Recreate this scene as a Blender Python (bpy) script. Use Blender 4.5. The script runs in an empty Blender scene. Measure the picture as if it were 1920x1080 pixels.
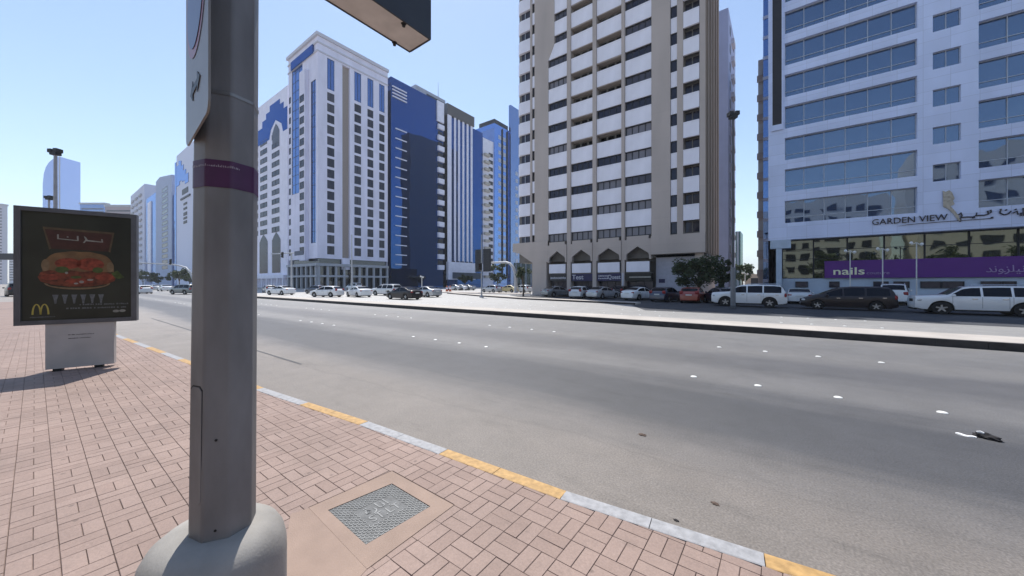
import bpy, bmesh, math, random
from mathutils import Vector, Matrix
from mathutils.geometry import tessellate_polygon
random.seed(7)
S = bpy.context.scene
COL = S.collection
R = math.radians

# ------------------------------------------------------------------ camera
CAMZ, FPX, CX, HY = 1.92, 671.0, 960.0, 530.0      # eye height (m), focal length and horizon in photo pixels
cam_d = bpy.data.cameras.new('camera')
cam_d.sensor_width = 36.0
cam_d.lens = FPX / 1920 * 36
cam_d.shift_y = -(540 - HY) / 1920
cam_d.clip_start, cam_d.clip_end = 0.05, 6000
cam = bpy.data.objects.new('camera', cam_d)
cam.location = (0, 0, CAMZ)
cam.rotation_euler = (R(90), 0, math.atan2(.6, .8))
COL.objects.link(cam)
S.camera = cam

# ------------------------------------------------------------------ light
SUN_AZ = math.atan2(-.78, .62)
SUN_EL = R(62)
sunvec = Vector((math.sin(SUN_AZ) * math.cos(SUN_EL), math.cos(SUN_AZ) * math.cos(SUN_EL), math.sin(SUN_EL)))
W = bpy.data.worlds.new('World')
S.world = W
W.use_nodes = True
wn = W.node_tree.nodes
sky = wn.new('ShaderNodeTexSky')
sky.sky_type = 'NISHITA'
sky.sun_disc = False
sky.sun_elevation = SUN_EL
sky.sun_rotation = SUN_AZ
sky.air_density = 1.0
sky.dust_density = 0.25
sky.ozone_density = 0.0
wn['Background'].inputs['Strength'].default_value = 0.118
W.node_tree.links.new(sky.outputs[0], wn['Background'].inputs['Color'])
sl = bpy.data.lights.new('sun', 'SUN')
sl.energy = 3.8
sl.angle = R(0.5)
sl.color = (1.0, .955, .89)
so = bpy.data.objects.new('sun', sl)
so.rotation_euler = sunvec.to_track_quat('Z', 'Y').to_euler()
so.location = (0, 0, 150)
COL.objects.link(so)
S.view_settings.view_transform = 'Standard'
S.view_settings.look = 'None'
S.view_settings.gamma = 1
S.view_settings.exposure = 0.76

# ------------------------------------------------------------------ geometry of the place
def gp(x, y, z=0.0):
    """point of the plane at height z seen at photo pixel x, y -> u (along the street), v (across it)"""
    Z = (CAMZ - z) * FPX / (y - HY); a = (x - CX) / FPX
    return (.8 * a - .6) * Z, (.6 * a + .8) * Z
def uv_(x, v):
    """u and depth on a facade line v"""
    a = (x - CX) / FPX; Z = v / (.6 * a + .8)
    return (.8 * a - .6) * Z, Z
def vu_(x, u):
    """v and depth on a facade line u"""
    a = (x - CX) / FPX; Z = u / (.8 * a - .6)
    return (.6 * a + .8) * Z, Z
def zz(y, Z): return CAMZ + (HY - y) * Z / FPX

# ------------------------------------------------------------------ materials
MATS = {}
def nt(name):
    m = bpy.data.materials.new(name); m.use_nodes = True
    t = m.node_tree
    return m, t, t.nodes['Principled BSDF'], t.nodes['Material Output']
def N(t, typ, **kw):
    n = t.nodes.new(typ)
    for k, v in kw.items(): setattr(n, k, v)
    return n
def mul(c, f): return (min(1, c[0] * f), min(1, c[1] * f), min(1, c[2] * f), 1)
def pm(name, col, rough=.7, metal=0., var=.12, scale=3., bump=0., bscale=40., spec=.4, coat=0., stretch=(1, 1, 1)):
    """principled material with a two octave mottling of its own colour"""
    if name in MATS: return MATS[name]
    m, t, b, o = nt(name)
    b.inputs['Roughness'].default_value = rough
    b.inputs['Metallic'].default_value = metal
    b.inputs['Specular IOR Level'].default_value = spec
    b.inputs['Coat Weight'].default_value = coat
    b.inputs['Coat Roughness'].default_value = .05
    tc = N(t, 'ShaderNodeTexCoord'); mp = N(t, 'ShaderNodeMapping')
    mp.inputs['Scale'].default_value = stretch
    t.links.new(tc.outputs['Object'], mp.inputs[0])
    if var > 0:
        nz = N(t, 'ShaderNodeTexNoise'); nz.inputs['Scale'].default_value = scale; nz.inputs['Detail'].default_value = 6
        t.links.new(mp.outputs[0], nz.inputs['Vector'])
        rp = N(t, 'ShaderNodeValToRGB')
        rp.color_ramp.elements[0].position = .3; rp.color_ramp.elements[1].position = .72
        rp.color_ramp.elements[0].color = mul(col, 1 - var); rp.color_ramp.elements[1].color = mul(col, 1 + var)
        t.links.new(nz.outputs['Fac'], rp.inputs[0]); t.links.new(rp.outputs[0], b.inputs['Base Color'])
    else:
        b.inputs['Base Color'].default_value = (*col, 1)
    if bump > 0:
        n2 = N(t, 'ShaderNodeTexNoise'); n2.inputs['Scale'].default_value = bscale; n2.inputs['Detail'].default_value = 4
        t.links.new(mp.outputs[0], n2.inputs['Vector'])
        bp = N(t, 'ShaderNodeBump'); bp.inputs['Strength'].default_value = bump; bp.inputs['Distance'].default_value = .02
        t.links.new(n2.outputs['Fac'], bp.inputs['Height']); t.links.new(bp.outputs[0], b.inputs['Normal'])
    MATS[name] = m
    return m
def glass(name, tint, body, refl=.5, rough=.02, wave=.02, wscale=.8, amp=.3):
    """coated facade glass: mirror tinted by the coating over a dark body"""
    if name in MATS: return MATS[name]
    m, t, b, o = nt(name)
    b.inputs['Base Color'].default_value = (*body, 1); b.inputs['Roughness'].default_value = .15; b.inputs['Specular IOR Level'].default_value = .08
    g = N(t, 'ShaderNodeBsdfGlossy'); g.inputs['Color'].default_value = (*tint, 1); g.inputs['Roughness'].default_value = rough
    lw = N(t, 'ShaderNodeLayerWeight'); lw.inputs['Blend'].default_value = .5
    pw = N(t, 'ShaderNodeMath', operation='POWER'); pw.inputs[1].default_value = 3.5; t.links.new(lw.outputs['Facing'], pw.inputs[0])
    mr = N(t, 'ShaderNodeMapRange'); mr.inputs['To Min'].default_value = refl; mr.inputs['To Max'].default_value = min(1, refl + amp)
    t.links.new(pw.outputs[0], mr.inputs['Value'])
    mx = N(t, 'ShaderNodeMixShader')
    t.links.new(mr.outputs[0], mx.inputs['Fac']); t.links.new(b.outputs[0], mx.inputs[1]); t.links.new(g.outputs[0], mx.inputs[2])
    t.links.new(mx.outputs[0], o.inputs['Surface'])
    if wave > 0:
        ge = N(t, 'ShaderNodeNewGeometry')
        nz = N(t, 'ShaderNodeTexNoise'); nz.inputs['Scale'].default_value = wscale; nz.inputs['Detail'].default_value = 1
        bp = N(t, 'ShaderNodeBump'); bp.inputs['Strength'].default_value = 1; bp.inputs['Distance'].default_value = wave
        t.links.new(ge.outputs['Position'], nz.inputs['Vector']); t.links.new(nz.outputs['Fac'], bp.inputs['Height'])
        t.links.new(bp.outputs[0], g.inputs['Normal'])
    MATS[name] = m
    return m
def panel(name, col, pw, ph, seam=.75, rough=.45, var=.05):
    """cladding panels with fine joints, running on x+y along the wall and z up"""
    if name in MATS: return MATS[name]
    m, t, b, o = nt(name)
    tc = N(t, 'ShaderNodeTexCoord'); sp = N(t, 'ShaderNodeSeparateXYZ'); ad = N(t, 'ShaderNodeMath', operation='ADD')
    cb = N(t, 'ShaderNodeCombineXYZ')
    t.links.new(tc.outputs['Object'], sp.inputs[0]); t.links.new(sp.outputs['X'], ad.inputs[0]); t.links.new(sp.outputs['Y'], ad.inputs[1])
    t.links.new(ad.outputs[0], cb.inputs['X']); t.links.new(sp.outputs['Z'], cb.inputs['Y'])
    bk = N(t, 'ShaderNodeTexBrick'); bk.offset = 0
    bk.inputs['Scale'].default_value = 1; bk.inputs['Brick Width'].default_value = pw; bk.inputs['Row Height'].default_value = ph
    bk.inputs['Mortar Size'].default_value = .018; bk.inputs['Mortar Smooth'].default_value = .2
    bk.inputs['Color1'].default_value = mul(col, 1 - var); bk.inputs['Color2'].default_value = mul(col, 1 + var)
    bk.inputs['Mortar'].default_value = mul(col, seam)
    t.links.new(cb.outputs[0], bk.inputs['Vector'])
    nz = N(t, 'ShaderNodeTexNoise'); nz.inputs['Scale'].default_value = .35; nz.inputs['Detail'].default_value = 6
    mp = N(t, 'ShaderNodeMapping'); mp.inputs['Scale'].default_value = (1, 1, .3)
    t.links.new(tc.outputs['Object'], mp.inputs[0]); t.links.new(mp.outputs[0], nz.inputs['Vector'])
    mr = N(t, 'ShaderNodeMapRange'); mr.inputs['From Min'].default_value = .3; mr.inputs['From Max'].default_value = .7
    mr.inputs['To Min'].default_value = .88; mr.inputs['To Max'].default_value = 1.06
    t.links.new(nz.outputs['Fac'], mr.inputs['Value'])
    vm = N(t, 'ShaderNodeVectorMath', operation='SCALE')
    t.links.new(bk.outputs['Color'], vm.inputs[0]); t.links.new(mr.outputs[0], vm.inputs['Scale'])
    t.links.new(vm.outputs[0], b.inputs['Base Color'])
    b.inputs['Roughness'].default_value = rough
    MATS[name] = m
    return m

def road_material():
    m, t, b, o = nt('asphalt')
    ge = N(t, 'ShaderNodeNewGeometry'); sp = N(t, 'ShaderNodeSeparateXYZ')
    t.links.new(ge.outputs['Position'], sp.inputs[0])
    # wear and dust in bands along the traffic, edges broken up by noise
    mp = N(t, 'ShaderNodeMapping'); mp.inputs['Scale'].default_value = (.10, 1, 1)
    t.links.new(ge.outputs['Position'], mp.inputs[0])
    n1 = N(t, 'ShaderNodeTexNoise'); n1.inputs['Scale'].default_value = .55; n1.inputs['Detail'].default_value = 7; n1.inputs['Roughness'].default_value = .62
    t.links.new(mp.outputs[0], n1.inputs['Vector'])
    a1 = N(t, 'ShaderNodeMath', operation='MULTIPLY_ADD'); a1.inputs[1].default_value = 2.6
    t.links.new(n1.outputs['Fac'], a1.inputs[0]); t.links.new(sp.outputs['Y'], a1.inputs[2])
    mr = N(t, 'ShaderNodeMapRange'); mr.inputs['From Min'].default_value = 1.3; mr.inputs['From Max'].default_value = 41.3
    t.links.new(a1.outputs[0], mr.inputs['Value'])
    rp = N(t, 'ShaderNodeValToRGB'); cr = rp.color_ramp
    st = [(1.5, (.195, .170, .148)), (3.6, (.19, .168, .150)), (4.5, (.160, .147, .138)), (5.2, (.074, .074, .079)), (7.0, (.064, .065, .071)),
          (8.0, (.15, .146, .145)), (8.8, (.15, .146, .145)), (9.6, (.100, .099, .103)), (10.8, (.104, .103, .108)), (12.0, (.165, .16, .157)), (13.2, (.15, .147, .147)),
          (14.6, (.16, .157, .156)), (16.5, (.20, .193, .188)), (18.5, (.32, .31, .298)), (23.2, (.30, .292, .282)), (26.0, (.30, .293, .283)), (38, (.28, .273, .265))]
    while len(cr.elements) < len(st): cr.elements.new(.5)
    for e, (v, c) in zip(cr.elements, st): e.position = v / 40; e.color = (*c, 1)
    t.links.new(mr.outputs[0], rp.inputs[0])
    n2 = N(t, 'ShaderNodeTexNoise'); n2.inputs['Scale'].default_value = 55; n2.inputs['Detail'].default_value = 5
    t.links.new(ge.outputs['Position'], n2.inputs['Vector'])
    n3 = N(t, 'ShaderNodeTexNoise'); n3.inputs['Scale'].default_value = .9; n3.inputs['Detail'].default_value = 10; n3.inputs['Roughness'].default_value = .82
    t.links.new(ge.outputs['Position'], n3.inputs['Vector'])
    r2 = N(t, 'ShaderNodeMapRange'); r2.inputs['From Min'].default_value = .25; r2.inputs['From Max'].default_value = .75; r2.inputs['To Min'].default_value = .66; r2.inputs['To Max'].default_value = 1.34
    r3 = N(t, 'ShaderNodeMapRange'); r3.inputs['From Min'].default_value = .3; r3.inputs['From Max'].default_value = .7; r3.inputs['To Min'].default_value = .80; r3.inputs['To Max'].default_value = 1.18
    t.links.new(n2.outputs['Fac'], r2.inputs['Value']); t.links.new(n3.outputs['Fac'], r3.inputs['Value'])
    # gutter seam and a few cracks that follow the kerb
    n4 = N(t, 'ShaderNodeTexNoise'); n4.inputs['Scale'].default_value = 1.1; n4.inputs['Detail'].default_value = 6
    mp4 = N(t, 'ShaderNodeMapping'); mp4.inputs['Scale'].default_value = (.35, 1, 1)
    t.links.new(ge.outputs['Position'], mp4.inputs[0]); t.links.new(mp4.outputs[0], n4.inputs['Vector'])
    s1 = N(t, 'ShaderNodeMath', operation='MULTIPLY_ADD'); s1.inputs[1].default_value = .9; t.links.new(n4.outputs['Fac'], s1.inputs[0]); t.links.new(sp.outputs['Y'], s1.inputs[2])
    s0 = N(t, 'ShaderNodeMath', operation='MULTIPLY_ADD'); s0.inputs[1].default_value = -.045; t.links.new(sp.outputs['X'], s0.inputs[0]); t.links.new(s1.outputs[0], s0.inputs[2])
    s2 = N(t, 'ShaderNodeMath', operation='SUBTRACT'); s2.inputs[1].default_value = 4.55; t.links.new(s0.outputs[0], s2.inputs[0])
    s3 = N(t, 'ShaderNodeMath', operation='ABSOLUTE'); t.links.new(s2.outputs[0], s3.inputs[0])
    s4 = N(t, 'ShaderNodeMapRange'); s4.inputs['From Min'].default_value = .0; s4.inputs['From Max'].default_value = .035; s4.inputs['To Min'].default_value = .88; s4.inputs['To Max'].default_value = 1
    t.links.new(s3.outputs[0], s4.inputs['Value'])
    pr = N(t, 'ShaderNodeMath', operation='MULTIPLY'); t.links.new(r2.outputs[0], pr.inputs[0]); t.links.new(r3.outputs[0], pr.inputs[1])
    p2 = N(t, 'ShaderNodeMath', operation='MULTIPLY'); t.links.new(pr.outputs[0], p2.inputs[0]); t.links.new(s4.outputs[0], p2.inputs[1])
    # oil drips and tyre scuffs, long in the direction of traffic; pale grit speckle
    mp5 = N(t, 'ShaderNodeMapping'); mp5.inputs['Scale'].default_value = (.22, 1, 1); t.links.new(ge.outputs['Position'], mp5.inputs[0])
    n5 = N(t, 'ShaderNodeTexNoise'); n5.inputs['Scale'].default_value = 2.2; n5.inputs['Detail'].default_value = 9; n5.inputs['Roughness'].default_value = .75
    t.links.new(mp5.outputs[0], n5.inputs['Vector'])
    r5 = N(t, 'ShaderNodeMapRange'); r5.inputs['From Min'].default_value = .56; r5.inputs['From Max'].default_value = .68; r5.inputs['To Min'].default_value = 1; r5.inputs['To Max'].default_value = .80
    t.links.new(n5.outputs['Fac'], r5.inputs['Value'])
    vo = N(t, 'ShaderNodeTexVoronoi'); vo.inputs['Scale'].default_value = 26; t.links.new(ge.outputs['Position'], vo.inputs['Vector'])
    r6 = N(t, 'ShaderNodeMapRange'); r6.inputs['From Min'].default_value = .06; r6.inputs['From Max'].default_value = .16; r6.inputs['To Min'].default_value = 1.32; r6.inputs['To Max'].default_value = 1
    t.links.new(vo.outputs['Distance'], r6.inputs['Value'])
    p3_ = N(t, 'ShaderNodeMath', operation='MULTIPLY'); t.links.new(p2.outputs[0], p3_.inputs[0]); t.links.new(r5.outputs[0], p3_.inputs[1])
    p4_ = N(t, 'ShaderNodeMath', operation='MULTIPLY'); t.links.new(p3_.outputs[0], p4_.inputs[0]); t.links.new(r6.outputs[0], p4_.inputs[1])
    # the carriageway gets paler towards the junction
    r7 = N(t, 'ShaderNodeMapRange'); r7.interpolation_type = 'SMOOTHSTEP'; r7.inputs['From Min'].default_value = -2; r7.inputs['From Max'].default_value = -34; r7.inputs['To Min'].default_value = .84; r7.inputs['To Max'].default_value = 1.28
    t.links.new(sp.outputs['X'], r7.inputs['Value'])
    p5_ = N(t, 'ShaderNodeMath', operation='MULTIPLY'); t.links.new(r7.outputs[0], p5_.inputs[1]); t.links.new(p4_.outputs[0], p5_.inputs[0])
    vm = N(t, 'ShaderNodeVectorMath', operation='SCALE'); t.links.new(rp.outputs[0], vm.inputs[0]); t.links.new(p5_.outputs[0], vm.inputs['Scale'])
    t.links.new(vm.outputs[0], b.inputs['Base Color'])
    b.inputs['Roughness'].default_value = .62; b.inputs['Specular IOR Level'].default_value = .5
    bp = N(t, 'ShaderNodeBump'); bp.inputs['Strength'].default_value = .35; bp.inputs['Distance'].default_value = .01
    t.links.new(n2.outputs['Fac'], bp.inputs['Height']); t.links.new(bp.outputs[0], b.inputs['Normal'])
    return m
def paver_material(name, c0, c1):
    m, t, b, o = nt(name)
    at = N(t, 'ShaderNodeAttribute'); at.attribute_name = 'tone'
    rp = N(t, 'ShaderNodeValToRGB'); rp.color_ramp.elements[0].color = (*c0, 1); rp.color_ramp.elements[1].color = (*c1, 1)
    t.links.new(at.outputs['Fac'], rp.inputs[0])
    ge = N(t, 'ShaderNodeNewGeometry')
    n1 = N(t, 'ShaderNodeTexNoise'); n1.inputs['Scale'].default_value = 1.3; n1.inputs['Detail'].default_value = 8; n1.inputs['Roughness'].default_value = .65
    n2 = N(t, 'ShaderNodeTexNoise'); n2.inputs['Scale'].default_value = 70; n2.inputs['Detail'].default_value = 4
    for n in (n1, n2): t.links.new(ge.outputs['Position'], n.inputs['Vector'])
    r1 = N(t, 'ShaderNodeMapRange'); r1.inputs['From Min'].default_value = .3; r1.inputs['From Max'].default_value = .7; r1.inputs['To Min'].default_value = .84; r1.inputs['To Max'].default_value = 1.14
    r2 = N(t, 'ShaderNodeMapRange'); r2.inputs['From Min'].default_value = .3; r2.inputs['From Max'].default_value = .7; r2.inputs['To Min'].default_value = .9; r2.inputs['To Max'].default_value = 1.1
    t.links.new(n1.outputs['Fac'], r1.inputs['Value']); t.links.new(n2.outputs['Fac'], r2.inputs['Value'])
    pr = N(t, 'ShaderNodeMath', operation='MULTIPLY'); t.links.new(r1.outputs[0], pr.inputs[0]); t.links.new(r2.outputs[0], pr.inputs[1])
    n3 = N(t, 'ShaderNodeTexNoise'); n3.inputs['Scale'].default_value = 5; n3.inputs['Detail'].default_value = 7; n3.inputs['Roughness'].default_value = .7
    vo = N(t, 'ShaderNodeTexVoronoi'); vo.inputs['Scale'].default_value = 3.1; vo.inputs['Randomness'].default_value = 1
    for n in (n3, vo): t.links.new(ge.outputs['Position'], n.inputs['Vector'])
    r3 = N(t, 'ShaderNodeMapRange'); r3.inputs['From Min'].default_value = .58; r3.inputs['From Max'].default_value = .72; r3.inputs['To Min'].default_value = 1; r3.inputs['To Max'].default_value = .80
    t.links.new(n3.outputs['Fac'], r3.inputs['Value'])
    r4 = N(t, 'ShaderNodeMapRange'); r4.inputs['From Min'].default_value = .03; r4.inputs['From Max'].default_value = .07; r4.inputs['To Min'].default_value = .62; r4.inputs['To Max'].default_value = 1
    t.links.new(vo.outputs['Distance'], r4.inputs['Value'])
    q1 = N(t, 'ShaderNodeMath', operation='MULTIPLY'); t.links.new(pr.outputs[0], q1.inputs[0]); t.links.new(r3.outputs[0], q1.inputs[1])
    q2 = N(t, 'ShaderNodeMath', operation='MULTIPLY'); t.links.new(q1.outputs[0], q2.inputs[0]); t.links.new(r4.outputs[0], q2.inputs[1])
    vm = N(t, 'ShaderNodeVectorMath', operation='SCALE'); t.links.new(rp.outputs[0], vm.inputs[0]); t.links.new(q2.outputs[0], vm.inputs['Scale'])
    t.links.new(vm.outputs[0], b.inputs['Base Color']); b.inputs['Roughness'].default_value = .75
    bp = N(t, 'ShaderNodeBump'); bp.inputs['Strength'].default_value = .3; bp.inputs['Distance'].default_value = .006
    t.links.new(n2.outputs['Fac'], bp.inputs['Height']); t.links.new(bp.outputs[0], b.inputs['Normal'])
    return m

# ------------------------------------------------------------------ mesh builder
class MB:
    def __init__(s): s.v = []; s.f = []; s.m = []; s.sm = []
    def face(s, pts, mi=0, smooth=False):
        n = len(s.v); s.v += [tuple(p) for p in pts]; s.f.append(tuple(range(n, n + len(pts)))); s.m.append(mi); s.sm.append(smooth)
    def box(s, x0, x1, y0, y1, z0, z1, mi=0):
        n = len(s.v)
        s.v += [(x0, y0, z0), (x1, y0, z0), (x1, y1, z0), (x0, y1, z0), (x0, y0, z1), (x1, y0, z1), (x1, y1, z1), (x0, y1, z1)]
        for f in ((0, 3, 2, 1), (4, 5, 6, 7), (0, 1, 5, 4), (1, 2, 6, 5), (2, 3, 7, 6), (3, 0, 4, 7)):
            s.f.append(tuple(n + i for i in f)); s.m.append(mi); s.sm.append(False)
    def prism(s, poly, lo, hi, axis='z', mi=0):
        """polygon extruded along an axis; poly is (a, b): z->(x,y), y->(x,z), x->(y,z)"""
        def P(a, b, c): return {'z': (a, b, c), 'y': (a, c, b), 'x': (c, a, b)}[axis]
        n = len(s.v); k = len(poly)
        s.v += [P(a, b, lo) for a, b in poly] + [P(a, b, hi) for a, b in poly]
        for tri in tessellate_polygon([[Vector((a, b, 0)) for a, b in poly]]):
            s.f.append(tuple(n + i for i in tri)); s.m.append(mi); s.sm.append(False)
            s.f.append(tuple(n + k + i for i in reversed(tri))); s.m.append(mi); s.sm.append(False)
        for i in range(k):
            j = (i + 1) % k
            s.f.append((n + i, n + j, n + k + j, n + k + i)); s.m.append(mi); s.sm.append(False)
    def ring(s, rings, mi=0, smooth=True, cap=True):
        """loft through rings of equally many points"""
        n = len(s.v); k = len(rings[0])
        for r in rings: s.v += [tuple(p) for p in r]
        for a in range(len(rings) - 1):
            for i in range(k):
                j = (i + 1) % k
                s.f.append((n + a * k + i, n + a * k + j, n + (a + 1) * k + j, n + (a + 1) * k + i)); s.m.append(mi); s.sm.append(smooth)
        if cap:
            s.f.append(tuple(n + i for i in reversed(range(k)))); s.m.append(mi); s.sm.append(False)
            e = n + (len(rings) - 1) * k
            s.f.append(tuple(e + i for i in range(k))); s.m.append(mi); s.sm.append(False)
    def tube(s, path, r, seg=8, mi=0, r2=None):
        pts = [Vector(p) for p in path]; rings = []
        for i, p in enumerate(pts):
            d = (pts[min(i + 1, len(pts) - 1)] - pts[max(i - 1, 0)]).normalized()
            a = d.cross(Vector((0, 0, 1)) if abs(d.z) < .9 else Vector((1, 0, 0))).normalized(); b = d.cross(a)
            rr = r if r2 is None else r + (r2 - r) * i / (len(pts) - 1)
            rings.append([p + (a * math.cos(2 * math.pi * k / seg) + b * math.sin(2 * math.pi * k / seg)) * rr for k in range(seg)])
        s.ring(rings, mi)
    def lathe(s, prof, seg=16, mi=0, c=(0, 0, 0), axis='z', cap=True):
        rings = []
        for r, h in prof:
            rg = []
            for k in range(seg):
                a = 2 * math.pi * k / seg; x, y = r * math.cos(a), r * math.sin(a)
                q = (x, y, h) if axis == 'z' else ((x, h, y) if axis == 'y' else (h, x, y))
                rg.append((q[0] + c[0], q[1] + c[1], q[2] + c[2]))
            rings.append(rg)
        s.ring(rings, mi, True, cap)
    def mesh(s, name, mats):
        me = bpy.data.meshes.new(name)
        me.from_pydata(s.v, [], s.f)
        for m in (mats if isinstance(mats, (list, tuple)) else [mats]): me.materials.append(m)
        me.polygons.foreach_set('material_index', s.m)
        me.polygons.foreach_set('use_smooth', s.sm)
        me.update()
        bm = bmesh.new(); bm.from_mesh(me); bmesh.ops.recalc_face_normals(bm, faces=bm.faces); bm.to_mesh(me); bm.free()
        if any(s.sm): me.set_sharp_from_angle(angle=R(38))
        return me
    def build(s, name, mats, parent=None, loc=(0, 0, 0), rz=0.):
        return ob(name, s.mesh(name, mats), parent, loc, rz)
def ob(name, me, parent=None, loc=(0, 0, 0), rz=0.):
    o = bpy.data.objects.new(name, me); COL.objects.link(o)
    o.location = loc; o.rotation_euler = (0, 0, rz)
    if parent: o.parent = parent
    return o
def tag(o, label, cat, group=None):
    o['label'] = label; o['category'] = cat
    if group: o['group'] = group
    return o
def thing(name, label, cat, loc=(0, 0, 0), rz=0., group=None):
    return tag(ob(name, None, None, loc, rz), label, cat, group)
def struct(o): o['kind'] = 'structure'; return o
def copy_tree(o, parent=None):
    c = o.copy(); COL.objects.link(c); c.parent = parent
    for ch in list(o.children): copy_tree(ch, c)
    return c
def text(name, s, size, mat, parent, loc, rot, ext=.02, align='LEFT', sx=1., bold=0.):
    cu = bpy.data.curves.new(name, 'FONT'); cu.body = s; cu.size = size; cu.extrude = ext; cu.align_x = align; cu.offset = bold
    cu.resolution_u = 3
    t = bpy.data.objects.new(name, cu); COL.objects.link(t)
    bpy.context.view_layer.update()
    me = bpy.data.meshes.new_from_object(t.evaluated_get(bpy.context.evaluated_depsgraph_get()))
    bpy.data.objects.remove(t)
    me.name = name; me.materials.clear(); me.materials.append(mat)
    o = ob(name, me, parent, loc); o.rotation_euler = rot; o.scale = (sx, 1, 1)
    return o

# ------------------------------------------------------------------ ground, road, kerbs, pavement
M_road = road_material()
M_sand = pm('sand_ground', (.30, .26, .22), .9, var=.2, scale=.3, bump=.2)
M_kgrey = pm('kerb_grey_paint', (.295, .295, .305), .65, var=.22, scale=16, bump=.15, bscale=60)
M_kyel = pm('kerb_yellow_paint', (.40, .245, .095), .6, var=.26, scale=16, bump=.15, bscale=60)
M_kblack = pm('kerb_black_paint', (.035, .032, .032), .7, var=.35, scale=4, bump=.2)
M_conc = pm('pale_concrete', (.44, .42, .40), .85, var=.14, scale=1.5, bump=.2, bscale=50)
M_white = pm('white_road_paint', (.62, .62, .60), .6, var=.15, scale=30)

mb = MB(); mb.face([(-5000, -3000, -.02), (3000, -3000, -.02), (3000, 5000, -.02), (-5000, 5000, -.02)])
struct(mb.build('ground', M_sand))
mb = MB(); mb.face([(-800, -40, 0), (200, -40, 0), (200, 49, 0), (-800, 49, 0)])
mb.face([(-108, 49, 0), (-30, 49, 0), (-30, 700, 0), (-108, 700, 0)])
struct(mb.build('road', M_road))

kpx = [(215, 630), (360, 685), (490, 735), (670, 795), (820, 850), (1050, 935), (1430, 1060)]
K = [gp(x, y, .125) for x, y in kpx]
d0 = Vector(K[-1]) - Vector(K[-2]); d0.normalize()
K.append(tuple(Vector(K[-1]) + d0 * 30))
K = [(-58.3, -14), (-58, -1), (-57.2, .6), (-55.5, 1.1), (-30, 1.35)] + K
def polyline(pts, step):
    out = []; acc = [0]
    for a, b in zip(pts, pts[1:]): acc.append(acc[-1] + (Vector(b) - Vector(a)).length)
    def at(s):
        for i in range(len(pts) - 1):
            if s <= acc[i + 1] or i == len(pts) - 2:
                t = (s - acc[i]) / (acc[i + 1] - acc[i]); return Vector(pts[i]).lerp(Vector(pts[i + 1]), t)
    return at, acc
kat, kacc = polyline(K, 1)
s_ref = kacc[len(K) - 3]                      # a paint boundary: yellow up to here, grey after it
def kerb_v(u):
    for a, b in zip(K, K[1:]):
        if a[0] <= u <= b[0]: return a[1] + (b[1] - a[1]) * (u - a[0]) / (b[0] - a[0])
    return K[-1][1]
SEG = 1.40
mb = MB()
def kerb_piece(mb, at, s0, s1, w, zt, mi, bev=.02):
    for (a, b) in ((s0, (s0 + s1) / 2), ((s0 + s1) / 2, s1)):
        p, q = at(a), at(b); d = (q - p).normalized(); n = Vector((-d.y, d.x))
        prof = [(0, .0), (0, zt - .004), (.008, zt), (w - bev, zt), (w, zt - bev), (w + .01, 0)]
        rg = [[(*(P + n * o), z) for o, z in prof] for P in (p + d * .003, q - d * .003)]
        mb.ring(rg, mi, smooth=False)
k = 0
s = s_ref
while s < s_ref + 24:
    kerb_piece(mb, kat, s, s + SEG, .15, .125, 0 if k % 2 == 0 else 1); s += SEG; k += 1
s = s_ref; k = 0
while s - SEG > 0:
    kerb_piece(mb, kat, s - SEG, s, .15, .125, 1 if k % 2 == 0 else 0); s -= SEG; k += 1
struct(mb.build('kerb', [M_kgrey, M_kyel]))

# pavement: basket weave clay pavers with open joints over a sand bed
M_pav = paver_material('clay_pavers', (.228, .160, .133), (.262, .188, .158))
M_joint = pm('joint_sand', (.160, .112, .092), .95, var=.2, scale=30)
mb = MB()
us = [-58.25, -58.1, -57.9, -57.2, -55.5, -50, -40, -30, -22, -18, -14, -10, -7, -4, -2, -1, 0, 1, 2, 4, 8, 14]
for a, b in zip(us, us[1:]):
    mb.face([(a, -14, .112), (b, -14, .112), (b, kerb_v(b) + .01, .112), (a, kerb_v(a) + .01, .112)], 0)
struct(mb.build('pavement_bed', M_joint))
lid = [gp(x, y, .12) for x, y in ((606, 958), (736, 902), (814, 950), (686, 1029))]
cov = [gp(x, y, .12) for x, y in ((579, 953), (735, 884), (851, 948), (688, 1068))]
def inside(poly, x, y):
    r = False
    for (x0, y0), (x1, y1) in zip(poly, poly[1:] + poly[:1]):
        if (y0 > y) != (y1 > y) and x < (x1 - x0) * (y - y0) / (y1 - y0) + x0: r = not r
    return r
patch = [gp(x, y, .12) for x, y in ((545, 965), (580, 953), (688, 1068), (640, 1120), (520, 1120))]
rng = random.Random(3)
PV, PF, PT = [], [], []
SQ, G = .215, .0036
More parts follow.
